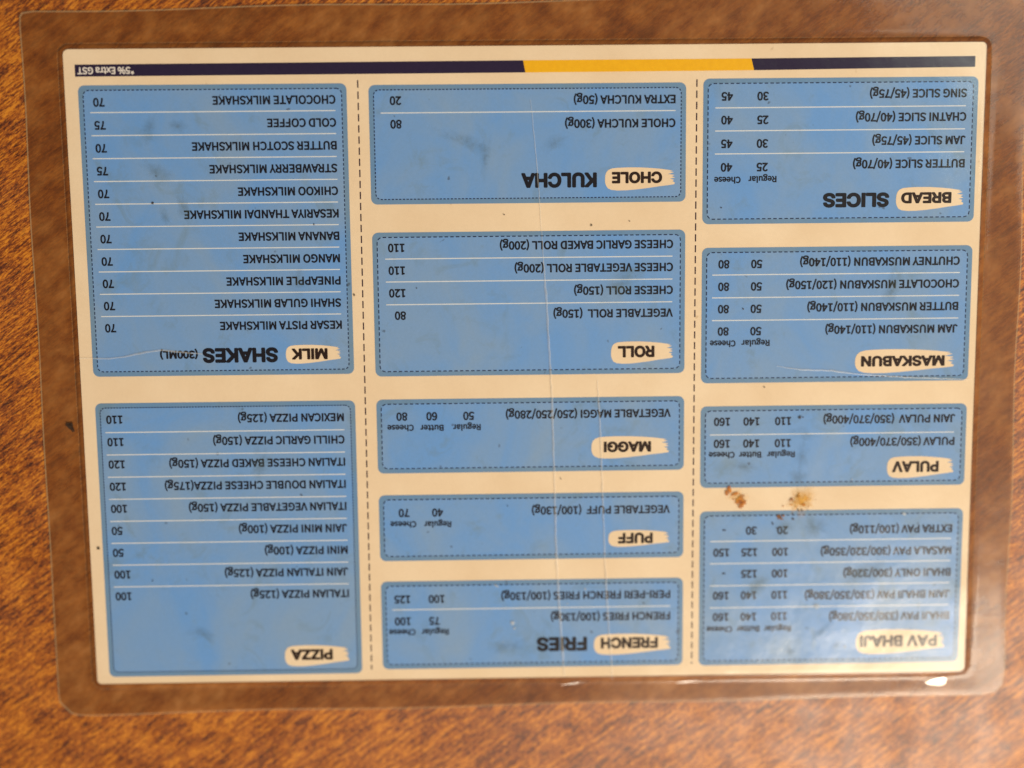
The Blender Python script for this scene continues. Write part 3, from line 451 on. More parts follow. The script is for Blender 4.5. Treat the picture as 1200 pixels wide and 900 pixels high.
    '3': [757,[[330,-88,201,-66,90,-14,41,20,-11,72,-26,98,-29,127,-16,164,40,235,64,257,90,267,115,268,135,261,238,185,312,160,355,158,415,169,450,190,472,221,482,258,481,289,470,329,450,352,412,376,361,390,215,407,184,434,171,481,172,567,177,589,189,612,224,635,344,649,390,663,412,678,435,704,447,738,447,775,434,809,415,829,392,839,361,845,321,843,255,818,175,757,155,751,130,752,104,762,83,781,23,852,8,887,10,918,27,948,81,995,141,1033,201,1061,252,1077,318,1087,384,1088,487,1071,587,1024,625,992,658,955,696,887,709,844,716,789,710,695,696,649,679,612,624,532,687,464,719,412,744,338,751,252,743,187,719,118,681,55,621,-5,555,-46,490,-71,412,-86]]],
    'M': [1108,[[139,-70,111,-63,87,-47,72,-21,67,13,66,981,71,1019,85,1044,108,1062,139,1070,271,1071,314,1065,345,1042,361,1010,541,507,554,488,568,510,746,1007,765,1044,794,1065,831,1071,962,1071,991,1066,1014,1053,1035,1021,1041,979,1041,16,1036,-19,1022,-44,1005,-59,979,-68,865,-71,822,-62,794,-36,781,13,781,339,776,371,762,353,671,101,650,59,634,43,611,33,534,29,485,35,464,47,451,64,342,353,331,372,324,350,323,16,316,-25,299,-51,268,-67]]],
    'L': [741,[[139,-70,111,-63,87,-47,72,-21,67,10,67,993,81,1039,114,1065,151,1071,256,1071,288,1065,314,1048,329,1021,334,993,338,187,354,180,685,180,725,173,751,156,767,127,772,7,766,-21,751,-48,725,-65,696,-71]]]}}
_cache = {}
def glyph(font, ch):
    k = (font, ch)
    if k not in _cache:
        adv, loops = GLYPH[font][ch]
        L = [[(l[i] / 1000.0, l[i + 1] / 1000.0) for i in range(0, len(l), 2)] for l in loops]
        tri = tessellate_polygon([[Vector((x, y, 0)) for x, y in q] for q in L]) if L else []
        _cache[k] = (adv / 1000.0, [p for q in L for p in q], tri)
    return _cache[k]

def text_extent(font, s):
    x, lo, hi = 0.0, None, None
    for ch in s:
        adv, pts, _ = glyph(font, ch)
        if pts:
            a, b = x + min(p[0] for p in pts), x + max(p[0] for p in pts)
            lo = a if lo is None else lo
            hi = b
        x += adv
    return lo, hi

def write(mb, font, s, x_start, y_mid, cap, z, x_end=None, sx=1.0):
    """the menu lies upside down: reading runs towards -x, letters stand towards +y"""
    lo, hi = text_extent(font, s)
    k = cap * sx if x_end is None else (x_start - x_end) / (hi - lo)
    x = -lo
    base = y_mid - cap / 2
    for ch in s:
        adv, pts, tri = glyph(font, ch)
        idx = [mb.pt(x_start - (x + px) * k, base + py * cap, z) for px, py in pts]
        for t in tri:
            a, b, c = [Vector(mb.v[idx[i]]) for i in t]
            t = list(t)
            if (b - a).cross(c - a).z < 0:
                t.reverse()
            mb.face([idx[i] for i in t])
        x += adv

LAYOUT = [
  {'name': 'MILK', 'rect': [-144.26, -93.7, -58.27, -0.06], 'tx': -61.86, 'items': [['CHOCOLATE MILKSHAKE', -88.62], ['COLD COFFEE', -81.39], ['BUTTER SCOTCH MILKSHAKE', -74.16], ['STRAWBERRY MILKSHAKE', -66.93], ['CHIKOO MILKSHAKE', -59.7], ['KESARIYA THANDAI MILKSHAKE', -52.47], ['BANANA MILKSHAKE', -45.24], ['MANGO MILKSHAKE', -38.01], ['PINEAPPLE MILKSHAKE', -30.78], ['SHAHI GULAB MILKSHAKE', -23.55], ['KESAR PISTA MILKSHAKE', -16.32]], 'prices': [['70', -135.89, -88.34], ['75', -135.89, -81.1], ['70', -135.89, -73.87], ['75', -135.89, -66.63], ['70', -135.89, -59.39], ['70', -135.89, -52.16], ['70', -135.89, -44.92], ['70', -135.89, -37.68], ['70', -135.89, -30.45], ['70', -135.89, -23.21], ['70', -135.89, -15.97]], 'divs': [-140.66, -62.0, [-85.15, -77.9, -70.64, -63.38, -56.13, -48.87, -41.62, -34.36, -27.1, -19.85]], 'blob': [-80.62, -9.83, -62.48, -3.63], 'heads': [['MILK', -66.84, -78.65, -8.43, -5.19], ['SHAKES', -83.16, -107.99, -8.78, -4.47], ['(300ML)', -109.53, -122.0, -8.22, -5.83]], 'labels': []},
  {'name': 'PIZZA', 'rect': [-144.26, 8.78, -58.27, 102.44], 'tx': -62.06, 'items': [['MEXICAN PIZZA (125g)', 14.32], ['CHILLI GARLIC PIZZA (150g)', 21.83], ['ITALIAN CHEESE BAKED PIZZA (150g)', 29.34], ['ITALIAN DOUBLE CHEESE PIZZA(175g)', 36.84], ['ITALIAN VEGETABLE PIZZA (150g)', 44.35], ['JAIN MINI PIZZA (100g)', 51.85], ['MINI PIZZA (100g)', 59.36], ['JAIN ITALIAN PIZZA (125g)', 66.86], ['ITALIAN PIZZA (125g)', 74.37]], 'prices': [['110', -135.37, 14.28], ['110', -135.37, 21.79], ['120', -135.37, 29.3], ['120', -135.37, 36.81], ['100', -135.37, 44.32], ['100', -135.37, 66.86], ['100', -135.37, 74.37], ['50', -137.18, 51.84], ['50', -137.18, 59.35]], 'divs': [-141.25, -62.06, [18.55, 26.05, 33.56, 41.06, 48.56, 56.06, 63.57, 71.07]], 'blob': [-84.43, 92.32, -62.53, 99.67], 'heads': [['PIZZA', -68.17, -82.38, 93.94, 97.24]], 'labels': []},
  {'name': 'CHOLE', 'rect': [-51.23, -93.08, 51.3, -55.17], 'tx': 47.87, 'items': [['EXTRA KULCHA (50g)', -87.84], ['CHOLE KULCHA (300g)', -80.32]], 'prices': [['20', -40.74, -88.07], ['80', -40.74, -80.63]], 'divs': [-47.48, 47.81, [-84.22]], 'blob': [24.96, -66.3, 47.79, -58.92], 'heads': [['CHOLE', 43.61, 27.19, -64.67, -61.39], ['KULCHA', 22.32, -2.27, -64.5, -60.27]], 'labels': []},
  {'name': 'ROLL', 'rect': [-51.23, -46.14, 51.3, 0.96], 'tx': 47.33, 'items': [['CHEESE GARLIC BAKED ROLL (200g)', -41.52], ['CHEESE VEGETABLE ROLL (200g)', -34.04], ['CHEESE ROLL (150g)', -26.56], ['VEGETABLE ROLL  (150g)', -19.08]], 'prices': [['110', -40.7, -41.11], ['110', -40.7, -33.75], ['120', -40.7, -26.39], ['80', -40.7, -19.03]], 'divs': [-47.13, 47.13, [-37.56, -30.11, -22.66]], 'blob': [26.86, -9.72, 47.4, -2.36], 'heads': [['ROLL', 41.31, 29.12, -8.04, -4.65]], 'labels': []},
  {'name': 'MAGGI', 'rect': [-51.23, 8.65, 51.3, 33.51], 'tx': 46.8, 'items': [['VEGETABLE MAGGI (250/250/280g)', 14.24]], 'prices': [['80', -40.97, 14.43], ['60', -31.05, 14.43], ['50', -18.69, 14.43]], 'divs': [-49.85, 47.93, []], 'blob': [20.25, 21.88, 46.28, 29.38], 'heads': [['MAGGI', 40.27, 24.4, 23.88, 27.05]], 'labels': [['Cheese', -38.93, -47.73, 18.19], ['Butter', -28.99, -36.8, 18.32], ['Regular', -16.62, -25.86, 18.24]]},
  {'name': 'PUFF', 'rect': [-51.23, 40.91, 51.3, 63.49], 'tx': 46.68, 'items': [['VEGETABLE PUFF  (100/130g)', 46.83]], 'prices': [['70', -40.97, 47.02], ['40', -29.65, 47.02]], 'divs': [-49.85, 47.93, []], 'blob': [25.93, 53.89, 46.58, 59.62], 'heads': [['PUFF', 40.95, 29.1, 55.04, 58.28]], 'labels': [['Cheese', -38.76, -47.51, 50.89], ['Regular', -27.0, -36.18, 50.99]]},
  {'name': 'FRIES', 'rect': [-51.23, 70.58, 51.3, 101.22], 'tx': 46.99, 'items': [['PERI-PERI FRENCH FRIES (100/130g)', 76.23], ['FRENCH FRIES (100/130g)', 83.75]], 'prices': [['125', -41.38, 76.82], ['100', -41.38, 84.47], ['100', -29.76, 76.82], ['75', -31.49, 84.47]], 'divs': [-47.48, 46.99, [80.41]], 'blob': [20.92, 89.91, 47.21, 97.27], 'heads': [['FRENCH', 42.82, 23.26, 91.39, 94.85], ['FRIES', 18.59, 1.39, 91.04, 95.4]], 'labels': [['Cheese', -39.84, -48.83, 88.27], ['Regular', -28.51, -37.8, 88.29]]},
  {'name': 'BREAD', 'rect': [56.84, -94.19, 146.18, -47.78], 'tx': 142.58, 'items': [['SING SLICE (45/75g)', -88.96], ['CHATNI SLICE (40/70g)', -81.5], ['JAM SLICE (45/75g)', -74.05], ['BUTTER SLICE (40/70g)', -66.59]], 'prices': [['45', 66.5, -88.5], ['40', 66.5, -81.0], ['45', 66.5, -73.49], ['40', 66.5, -65.98], ['30', 78.11, -88.5], ['25', 78.11, -81.0], ['30', 78.11, -73.49], ['25', 78.11, -65.98]], 'divs': [60.75, 142.3, [-84.92, -77.61, -70.3]], 'blob': [120.34, -59.12, 142.54, -51.41], 'heads': [['BREAD', 138.59, 122.02, -57.21, -54.04], ['SLICES', 118.11, 96.37, -57.15, -53.03]], 'labels': [['Cheese', 69.27, 60.62, -61.94], ['Regular', 81.0, 71.78, -62.1]]},
  {'name': 'MASKABUN', 'rect': [56.84, -40.13, 146.18, 4.5], 'tx': 142.08, 'items': [['CHUTNEY MUSKABUN (110/140g)', -35.08], ['CHOCOLATE MUSKABUN (120/150g)', -27.65], ['BUTTER MUSKABUN (110/140g)', -20.22], ['JAM MUSKABUN (110/140g)', -12.79]], 'prices': [['80', 65.94, -34.69], ['80', 65.94, -27.34], ['80', 65.94, -19.99], ['80', 65.94, -12.63], ['50', 76.81, -34.69], ['50', 76.81, -27.34], ['50', 76.81, -19.99], ['50', 76.81, -12.63]], 'divs': [60.29, 142.22, [-31.23, -23.75, -16.28]], 'blob': [108.16, -6.17, 141.28, 1.79], 'heads': [['MASKABUN', 138.14, 110.16, -3.76, -0.63]], 'labels': [['Cheese', 68.23, 59.72, -8.65], ['Regular', 79.58, 70.21, -8.72]]},
  {'name': 'PULAV', 'rect': [56.84, 12.25, 146.18, 39.85], 'tx': 142.37, 'items': [['JAIN PULAV  (350/370/400g)', 17.2], ['PULAV (350/370/400g)', 24.9]], 'prices': [['160', 66.72, 17.49], ['160', 66.72, 24.92], ['140', 76.6, 17.49], ['140', 76.6, 24.92], ['110', 87.21, 17.49], ['110', 87.21, 24.92]], 'divs': [60.0, 142.11, [21.86]], 'blob': [119.84, 29.91, 142.37, 37.32], 'heads': [['PULAV', 137.31, 121.57, 31.77, 35.12]], 'labels': [['Cheese', 68.39, 59.63, 28.67], ['Butter', 77.29, 69.82, 28.74], ['Regular', 88.64, 79.3, 28.72]]},
  {'name': 'PAVBHAJI', 'rect': [56.84, 47.88, 146.18, 101.56], 'tx': 142.61, 'items': [['EXTRA PAV (100/110g)', 54.77], ['MASALA PAV (300/320/350g)', 62.34], ['BHAJI ONLY (300/320g)', 69.92], ['JAIN BHAJI PAV (330/350/380g)', 77.49], ['BHAJI PAV (330/350/380g)', 85.07]], 'prices': [['150', 66.92, 62.14], ['160', 66.92, 77.1], ['160', 66.92, 84.58], ['-', 65.67, 54.66], ['-', 65.67, 69.62], ['125', 76.42, 62.14], ['125', 76.42, 69.62], ['140', 76.42, 77.1], ['140', 76.42, 84.58], ['30', 76.22, 54.66], ['100', 86.9, 62.14], ['100', 86.9, 69.62], ['110', 86.9, 77.1], ['110', 86.9, 84.58], ['20', 86.79, 54.66]], 'divs': [60.44, 142.31, [58.25, 65.95, 73.64, 81.33]], 'blob': [110.78, 89.79, 141.36, 98.39], 'heads': [['PAV BHAJI', 138.7, 112.1, 92.04, 95.66]], 'labels': [['Cheese', 68.22, 59.45, 88.86], ['Butter', 77.57, 69.68, 88.85], ['Regular', 88.4, 79.03, 88.92]]}]

# ------------------------------------------------------------------ table top (the surface it all rests on)
mb = MB()
mb.prism([(-650, -520), (650, -520), (650, 520), (-650, 520)], -28, 0)
mb.quad(650, -520, -650, 520, -28.0)
tb = mb.build("table_top", M['table'])
tb['kind'] = 'structure'
tb['label'] = "speckled orange brown wooden table top with diagonal grain under the menu"

# ------------------------------------------------------------------ the laminated menu card
card = bpy.data.objects.new("menu_card", None)
COL.objects.link(card)
card['label'] = "worn laminated menu card with blue price panels lying upside down on the wooden table"
card['category'] = "menu"

Z_PAPER, Z_BAND, Z_FIELD, Z_MARK, Z_TEXT, Z_FILM = 0.90, 0.93, 0.96, 0.99, 1.02, 1.20

# paper with slightly worn corners
W2, H2 = 148.5, 105.0
pts = []
for cx, cy, a0, r in ((W2, -H2, -90, 1.3), (W2, H2, 0, 1.6), (-W2, H2, 90, 0.9), (-W2, -H2, 180, 1.8)):
    sx, sy = (1 if cx > 0 else -1), (1 if cy > 0 else -1)
    for k in range(6):
        a = math.radians(a0 + 18 * k)
        pts.append((cx - sx * r + r * math.cos(a), cy - sy * r + r * math.sin(a)))
mb = MB()
mb.prism(pts, 0.30, Z_PAPER)
mb.build("paper_sheet", M['paper'], card)

# laminate film: thin at the cut edge, pressed down round the sheet, clear above the print
corner = [(-161.6, -116.9, 2.0), (162.3, -121.0, 5.0), (162.9, 113.6, 7.0), (-162.3, 116.2, 0.0)]
def side(a, b, n=24):
    return [(a[0] + (b[0] - a[0]) * i / n, a[1] + (b[1] - a[1]) * i / n) for i in range(n)]
outer = []
c = corner
cut = [  # outline clockwise in the picture, corners rounded or nicked
    [(-161.9, -112.5), (-161.7, -115.6), (-160.9, -116.6), (-157.5, -117.1)],
    [(157.0, -120.9), (160.2, -120.2), (162.0, -117.5), (162.4, -114.0)],
    [(162.9, 106.0), (162.4, 110.0), (160.0, 112.8), (156.0, 113.7)],
    [(-156.6, 116.1), (-158.4, 115.4), (-162.0, 111.6), (-162.3, 109.5)],
]
NS = 60
for k in range(4):
    for p, q in zip(cut[k], cut[k][1:]):
        outer += [(p[0] + (q[0] - p[0]) * i / 6, p[1] + (q[1] - p[1]) * i / 6) for i in range(6)]
    outer.append(cut[k][-1])
    a, b = cut[k][-1], cut[(k + 1) % 4][0]
    n = NS
    for i in range(1, n):
        t = i / n
        wob = 0.22 * math.sin(3.1 * t * 6 + k) + 0.15 * math.sin(17 * t + 2 * k)
        x, y = a[0] + (b[0] - a[0]) * t, a[1] + (b[1] - a[1]) * t
        if k in (0, 2):
            y += wob
        else:
            x += wob
        outer.append((x, y))
def ring_pt(p, hx, hy, r):
    """the point of a rounded rectangle lying in the direction of outline point p"""
    u, v = p[0] / 162.0, p[1] / 117.0
    k = max(abs(u), abs(v))
    x, y = u / k * hx, v / k * hy
    # round the corner
    ox, oy = abs(x) - (hx - r), abs(y) - (hy - r)
    if ox > 0 and oy > 0:
        d = math.hypot(ox, oy)
        x = math.copysign(hx - r + ox * r / d, x)
        y = math.copysign(hy - r + oy * r / d, y)
    return x, y
mb = MB()
rings = []
def add_ring(P, zf):
    rings.append([mb.pt(x, y, zf(x, y)) for x, y in P])
lift = lambda x, y: 0.10 * math.sin(x * 0.05 + 1.0) * math.sin(y * 0.07 + 0.5) + 0.30
add_ring(outer, lambda x, y: lift(x, y) - 0.15)
add_ring(outer, lambda x, y: 0.22 + lift(x, y))
inset = [(x * (1 - 0.45 / 162), y * (1 - 0.45 / 117)) for x, y in outer]
add_ring(inset, lambda x, y: 0.26 + lift(x, y))
seam_in = [ring_pt(o, 150.7, 107.1, 4.0) for o in outer]
for f in (0.2, 0.4, 0.6, 0.8, 1.0):
    P = [(o[0] + (q[0] - o[0]) * f, o[1] + (q[1] - o[1]) * f) for o, q in zip(inset, seam_in)]
    add_ring(P, lambda x, y, f=f: 0.30 + (1 - f) * lift(x, y))
add_ring([ring_pt(o, 150.45, 106.9, 3.8) for o in outer], lambda x, y: 0.36)
add_ring([ring_pt(o, 150.2, 106.6, 3.4) for o in outer], lambda x, y: 0.62)
add_ring([ring_pt(o, 149.3, 105.8, 2.6) for o in outer], lambda x, y: 0.90)
add_ring([ring_pt(o, 148.5, 105.0, 1.8) for o in outer], lambda x, y: 1.15)
add_ring([ring_pt(o, 147.2, 103.8, 1.2) for o in outer], lambda x, y: Z_FILM)
n = len(outer)
mslot = [1, 1, 2, 2, 2, 2, 2, 3, 2, 2, 2, 0]
for k in range(len(rings) - 1):
    a, b = rings[k], rings[k + 1]
    for i in range(n):
        j = (i + 1) % n
        mb.face((a[j], a[i], b[i], b[j]), mslot[k])
mb.face(list(reversed(rings[-1])), 0)
film = mb.build("laminate_film", [M['film'], M['edge'], M['haze'], M['seam']], card)
for p in film.data.polygons:
    if p.normal.z < 0 and p.area > 1e-9 and abs(p.normal.z) > 0.3:
        p.flip()
for p in film.data.polygons:
    p.use_smooth = len(p.vertices) == 4 and p.material_index == 2
film['label'] = "clear glossy film with a hazy brown looking margin"

# header strip
strip = None
mb = MB()
def slant(y):
    return (y + 100.2) / 4.0
yt, yb = lambda x: -100.15 + 0.0 * x, lambda x: -96.5
mb.poly([(-144.9, -100.2), (-1.35, -100.4), (-0.65, -96.6), (-144.9, -96.45)], Z_BAND)
strip = mb.build("header_strip", M['navy'], card)
mb = MB()
mb.poly([(-1.35, -100.4), (72.3, -100.4), (73.2, -96.7), (-0.65, -96.6)], Z_BAND)
mb.build("yellow_stripe", M['yellow'], card)
mb = MB()
mb.poly([(72.3, -100.4), (144.9, -100.6), (144.9, -97.2), (73.2, -96.7)], Z_BAND)
mb.build("header_strip", M['navy'], card)
mb = MB()
write(mb, 'body', "*5% Extra GST", -126.0, -98.25, 2.0, Z_MARK, x_end=-144.1)
mb.build("strip_lettering", M['lettering'], strip)

# dashed rules between the columns
for ax, ay, bx, by in ((-54.6, -94.6, -55.1, 101.2), (54.75, -94.0, 54.45, 100.9)):
    mb = MB()
    dashes(mb, [(ax, ay), (bx, by)], 2.35, 1.18, 0.42, Z_BAND, closed=False)
    mb.build("column_rule", M['sep'], card)

BLOB = [(0, .52), (.004, .34), (.02, .2), (.05, .1), (.10, .04), (.18, .015), (.32, 0), (.5, .005), (.66, .035), (.8, .075), (.9, .12),
        (.965, .15), (.925, .185), (.985, .22), (.94, .27), (.9, .30), (.995, .345), (.955, .40), (1, .46), (.93, .505),
        (.985, .56), (.965, .62), (1, .68), (.99, .75), (.9, .79), (.78, .83), (.62, .90), (.45, .96), (.3, .995), (.18, 1),
        (.09, .97), (.04, .9), (.014, .78), (.002, .65)]
TITLE = dict(MILK="blue panel headed MILK SHAKES (300ML)", PIZZA="blue panel headed PIZZA", CHOLE="blue panel headed CHOLE KULCHA",
             ROLL="blue panel headed ROLL", MAGGI="shallow blue panel with one noodle dish in three prices", PUFF="smallest blue panel, headed PUFF",
             FRIES="blue panel headed FRENCH FRIES", BREAD="blue panel headed BREAD SLICES", MASKABUN="blue panel headed MASKABUN",
             PULAV="blue panel headed PULAV", PAVBHAJI="blue panel headed PAV BHAJI, with curry stains at its edge")
for d in LAYOUT:
    x0, y0, x1, y1 = d['rect']
    mb = MB()
    mb.poly(rrect(x0, y0, x1, y1, 2.0), Z_BAND)
    pn = mb.build("menu_panel", M['band'], card)
    pn['label'] = TITLE[d['name']]
    mb = MB()
    mb.poly(rrect(x0 + 1.5, y0 + 1.5, x1 - 1.5, y1 - 1.5, 1.7), Z_FIELD)
    mb.build("panel_field", M['field'], pn)
    mb = MB()
    q = dict(MILK=0.9, CHOLE=0.75, PIZZA=0.6).get(d['name'], 1.15)
    dashes(mb, rrect(x0 + 1.6, y0 + 1.6, x1 - 1.6, y1 - 1.6, 1.7, 4), q, q * 0.6, 0.31, Z_MARK)
    mb.build("dashed_border", M['dash'], pn)
    xa, xb, ys = d['divs']
    if ys:
        mb = MB()
        for y in ys:
            mb.bar(xa, y, xb, y, 0.34, Z_MARK)
        mb.build("row_rules", M['white'], pn)
    bx0, by0, bx1, by1 = d['blob']
    mb = MB()
    mb.poly([(bx0 + u * (bx1 - bx0), by0 + v * (by1 - by0)) for u, v in BLOB], Z_MARK)
    mb.build("brush_patch", M['cream'], pn)
    for k, (s, xs, xe, ya, yb_) in enumerate(d['heads']):
        mb = MB()
        write(mb, 'small' if s.startswith('(') else 'head', s, xs, (ya + yb_) / 2, abs(yb_ - ya) * 0.97, Z_TEXT, x_end=xe)
        mb.build("panel_title", M['brown'] if k == 0 else M['black'], pn)
    mb = MB()
    for s, y in d['items']:
        write(mb, 'body', s, d['tx'], y, 2.5, Z_TEXT, sx=1.01)
    mb.build("item_lettering", M['black'], pn)
    mb = MB()
    for s, x, y in d['prices']:
        write(mb, 'body', s, x, y, 2.5, Z_TEXT, sx=0.99)
    mb.build("price_lettering", M['black'], pn)
    if d['labels']:
        mb = MB()
        for s, xs, xe, y in d['labels']:
            write(mb, 'body', s, xs, y, 1.85, Z_TEXT, x_end=xe)
        mb.build("size_lettering", M['black'], pn)

# ------------------------------------------------------------------ creases in the film
def crease(P, w, h, seed, name="film_crease"):
    rnd = random.Random(seed)
    Q = []
    for (ax, ay), (bx, by) in zip(P, P[1:]):
        n = max(2, int(math.hypot(bx - ax, by - ay) / 1.6))
        for i in range(n):
            Q.append((ax + (bx - ax) * i / n, ay + (by - ay) * i / n))
    Q.append(P[-1])
    mb = MB()
    rows = []
    for i, (x, y) in enumerate(Q):
        a, b = Q[max(0, i - 1)], Q[min(len(Q) - 1, i + 1)]
        L = math.hypot(b[0] - a[0], b[1] - a[1])
        nx, ny = -(b[1] - a[1]) / L, (b[0] - a[0]) / L
        e = min(1.0, i / 6.0, (len(Q) - 1 - i) / 6.0)
        ww = w * (0.55 + 0.45 * e) * rnd.uniform(0.75, 1.25)
        hh = h * (0.1 + 0.9 * e) * rnd.uniform(0.6, 1.2)
        j = rnd.uniform(-0.10, 0.10)
        rows.append([mb.pt(x + nx * (u * ww + j), y + ny * (u * ww + j), Z_FILM + 0.01 + hh * g)
                     for u, g in ((-1, 0), (-.45, .35), (-.05, 1), (.35, .45), (1, 0))])
    for a, b in zip(rows, rows[1:]):
        for k in range(4):
            mb.face((a[k], a[k + 1], b[k + 1], b[k]))
    o = mb.build(name, M['crease'], card, smooth=True)
    me = o.data
    if sum(p.normal.z for p in me.polygons) < 0:
        me.flip_normals()
    return o
crease([(0.9, -88), (1.9, -78), (3.2, -62), (4.4, -42), (4.9, -34)], 0.16, 0.05, 7)
crease([(4.7, -36.5), (5.5, -24.1), (7.2, 9.8), (8.3, 65.0), (10.6, 104.5)], 0.36, 0.16, 1)
crease([(22.3, 2.9), (23.4, 24.3), (24.5, 59.3), (25.6, 83.0), (27.2, 106)], 0.30, 0.14, 2)
crease([(-148.5, -6.2), (-138.2, -6.1), (-133.9, -6.6), (-128.3, -7.7), (-121.2, -8.7), (-112.0, -7.6), (-108.0, -7.1)], 0.30, 0.12, 3)
crease([(82.0, -1.0), (89.1, 0.2), (100.5, 0.7), (107.7, 1.9), (124.9, 3.2), (147.0, 4.3)], 0.26, 0.12, 4)

# ------------------------------------------------------------------ marks of use stuck to the film
def blotch(mb, cx, cy, rx, ry, z, rnd, n=18, rough=0.35, rot=0.0):
    pts = []
    for k in range(n):
        a = 2 * math.pi * k / n
        r = 1 + rnd.uniform(-rough, rough)
        px, py = rx * r * math.cos(a), ry * r * math.sin(a)
        pts.append((cx + px * math.cos(rot) - py * math.sin(rot), cy + px * math.sin(rot) + py * math.cos(rot)))
    c0 = mb.pt(cx, cy, z + 0.05)
    idx = [mb.pt(x, y, z) for x, y in pts]
    for k in range(n):
        f = (c0, idx[(k + 1) % n], idx[k])
        mb.face(f)
def stain(name, mat, spots, z=Z_FILM + 0.015, seed=0, label=None, rough=0.4):
    rnd = random.Random(seed)
    mb = MB()
    for i, (cx, cy, rx, ry) in enumerate(spots):
        blotch(mb, cx, cy, rx, ry, z + 0.0013 * i, rnd, rough=rough, rot=rnd.uniform(0, 3))
    o = mb.build(name, M[mat], card)
    at = o.data.attributes.new("mark_amount", 'FLOAT', 'POINT')
    for i in range(0, len(mb.v), 19):
        at.data[i].value = 1.0
    if sum(p.normal.z for p in o.data.polygons) < 0:
        o.data.flip_normals()
    if label:
        o['label'] = label
    return o
rnd = random.Random(11)
stain("grease_mark", 'grease', [(69.2, 42.9, 4.4, 3.4), (90.8, 44.8, 6.0, 4.2), (91.6, 44.0, 4.6, 3.6), (90.0, 45.2, 3.6, 2.6)], seed=3, z=Z_FILM + 0.012, label="pale yellow grease ring")
stain("curry_stain", 'stain', [(66.5, 40.9, 1.5, 0.95), (68.7, 41.9, 1.0, 0.65), (70.4, 43.3, 1.4, 1.0), (70.0, 44.6, 1.7, 1.1), (70.8, 45.9, 1.2, 0.9), (71.6, 44.8, 0.8, 1.0),
      (67.6, 42.2, 0.35, 0.3), (68.0, 43.8, 0.3, 0.25), (71.6, 42.6, 0.35, 0.3)], seed=5, label="dried orange curry stain")
stain("curry_stain", 'stain', [(87.6, 44.1, 0.75, 0.42), (90.0, 43.0, 0.55, 0.65), (90.2, 42.1, 0.25, 0.3), (91.6, 45.8, 0.95, 0.65), (87.8, 46.0, 0.3, 0.2),
      (89.3, 46.6, 0.3, 0.2), (92.6, 44.4, 0.22, 0.2), (84.9, 46.4, 0.25, 0.3), (93.4, 46.7, 0.22, 0.2), (88.9, 44.9, 0.2, 0.2)] +
      [(90.8 + rnd.gauss(0, 2.0), 44.6 + rnd.gauss(0, 1.6), 0.16, 0.13) for _ in range(16)], seed=6, label="scatter of small orange food specks")
stain("curry_stain", 'crumb', [(83.9, 50.2, 1.2, 0.8), (85.0, 49.6, 0.5, 0.4)], seed=8, label="brown curry spot")
stain("dark_speck", 'speck', [(81.5, 52.3, 0.6, 0.28), (83.0, 53.9, 0.26, 0.22), (90.1, 47.7, 0.7, 0.25), (91.3, 47.9, 0.5, 0.25), (88.4, 50.8, 0.45, 0.35), (88.2, 49.0, 0.3, 0.2), (93.2, 47.6, 0.2, 0.2)], seed=9)
stain("dark_speck", 'speck', [(90.0, 16.3, 0.55, 0.45), (91.1, 16.2, 0.25, 0.2)], seed=10)
stain("dark_speck", 'speck', [(70.6, -20.0, 0.28, 0.25)], seed=12)
stain("dark_speck", 'speck', [(-152.9, 16.4, 1.9, 1.1)], z=0.85, seed=13, label="black flake on the brown film margin")
stain("dark_speck", 'speck', [(-145.6, 57.6, 0.5, 0.5)], seed=14)
for k, sp in enumerate([(90.3, 22, 2.2, 5.5), (91.2, 29.0, 2.8, 6.0), (90.0, 37.0, 3.6, 4.6), (72, 33, 2.4, 4.8), (85.5, 53.8, 4.6, 3.8), (96, 53.5, 4.2, 5.0),
        (76, 74, 2.8, 6.0), (-122, -80, 5.5, 2.6), (-113, -80.5, 2.6, 3.6), (-120, -66, 6.5, 3.4), (-112, -54.6, 5.2, 2.4), (-118, -52, 3.4, 1.8),
        (-20, -75, 3.0, 11), (-14, -70, 2.2, 8), (8, -74, 2.4, 6), (99, 90, 1.9, 5.6), (88, 97, 2.0, 2.4), (104, 95, 1.6, 2.6), (-90, 30, 7, 4), (-112, 88, 6, 3),
        (-76, -30, 6, 3), (30, -28, 5, 9), (-8, 94, 9, 3), (120, -26, 8, 3), (112, 70, 9, 4)]):
    stain("grey_smear", 'smear', [sp], seed=30 + k, z=Z_FILM + 0.005, rough=0.3)
for k, sp in enumerate([(97.0, 81.2, 0.8, 0.8), (107, 95.5, 0.45, 0.35), (126, 49.5, 0.7, 0.5), (-6.8, 85.5, 0.8, 0.7), (-6.2, 87.4, 0.4, 0.4), (-12, 72.5, 0.9, 0.25),
        (108, 37.5, 0.25, 0.25), (112, 93, .3, .25), (18, 74, .5, .3), (12, 79, .25, .25), (-4, 80, .2, .2), (30, 86, .22, .2), (-10, 92, .2, .2), (100, 61, .25, .2),
        (76, 58, .3, .25), (118, 86, .25, .2)]):
    stain("pale_dust", 'dust', [sp], seed=80 + k, rough=0.25)
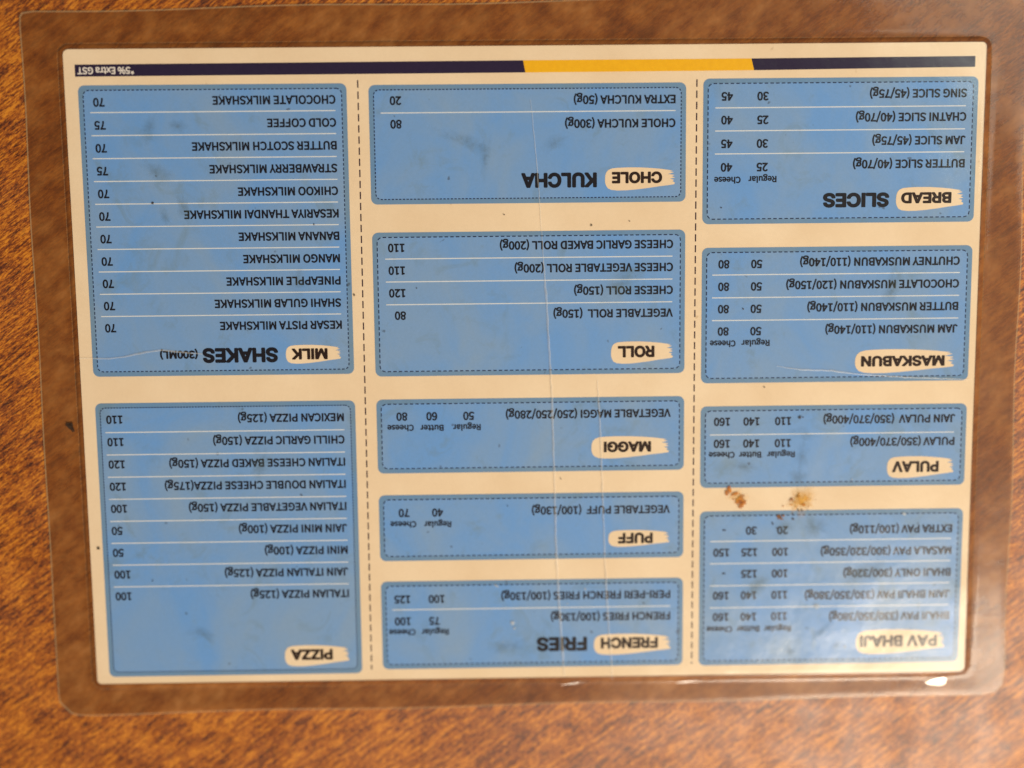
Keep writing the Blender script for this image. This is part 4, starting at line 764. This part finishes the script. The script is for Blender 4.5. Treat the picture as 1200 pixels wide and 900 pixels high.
for k, sp in enumerate([(20.5, -47.8, 0.35, 0.3), (-8, -51.5, 0.25, 0.2), (33, -49, 0.2, 0.2), (-37, -28, 0.22, 0.2), (63, -53, 0.25, 0.25), (-122, -56.3, 0.5, 0.35),
        (-128, 69, 0.25, 0.25), (-57.5, -26, 0.3, 0.4), (-70, -49, 0.25, 0.3), (78, 6, 0.3, 0.2), (10, 36, 0.3, 0.2), (-8, 45, 0.25, 0.2)]):
    stain("dark_speck", 'speck', [sp], seed=120 + k, rough=0.3)

# hairline scratches
def scratch(P, w, mat='smear'):
    mb = MB()
    for (ax, ay), (bx, by) in zip(P, P[1:]):
        mb.bar(ax, ay, bx, by, w, Z_FILM + 0.02)
    return mb.build("film_scratch", M[mat], card)
scratch([(97.0, 37.2), (99.5, 34.0), (104, 27.0), (106, 23.7)], 0.7)
scratch([(131.9, -62.4), (136, -66), (142.5, -69.0)], 0.5)
scratch([(-129, 70), (-123, 83)], 0.35)
scratch([(-124, 58), (-120, 62), (-119, 66)], 0.3)

# raised bubbles of film along the pressed seam that catch the lamp
def bubble(cx, cy, outl, z0, mat):
    P = Vector((cx, -cy, 0.8)) * MM
    hv = ((CAM - P).normalized() + (KEY - P).normalized()).normalized()
    mb = MB()
    top, low = [], []
    for px, py in outl:
        zx = z0 - (hv.x * px - hv.y * py) / hv.z
        top.append(mb.pt(cx + px, cy + py, max(0.55, zx)))
        low.append(mb.pt(cx + px * 1.12, cy + py * 1.25, 0.42))
    nn = len(outl)
    for i in range(nn):
        j = (i + 1) % nn
        mb.face((low[j], low[i], top[i], top[j]))
    c0 = mb.pt(cx, cy, z0)
    for i in range(nn):
        mb.face((top[(i + 1) % nn], top[i], c0))
    o = mb.build("film_bubble", M[mat], card)
    if sum(p.normal.z for p in o.data.polygons) < 0:
        o.data.flip_normals()
bubble(139.0, 108.6, [(-4.0, .2), (-2.6, -.6), (-.6, -1.1), (1.6, -1.6), (3.2, -1.5), (3.4, -.4), (2.9, .8), (1.7, 1.4), (0, 1.2), (-2.2, 1.05)], 0.98, 'bubble')
bubble(54.0, 107.2, [(-5.5, .1), (-3, -.25), (0, -.35), (3, -.3), (5, -.1), (3.5, .3), (0, .4), (-3, .35)], 0.85, 'seam_film')
bubble(15.5, 107.0, [(-6.5, .1), (-3, -.2), (0, -.22), (4, -.3), (8.2, -.5), (8.6, .1), (4, .3), (0, .3), (-3, .25)], 0.85, 'seam_film')
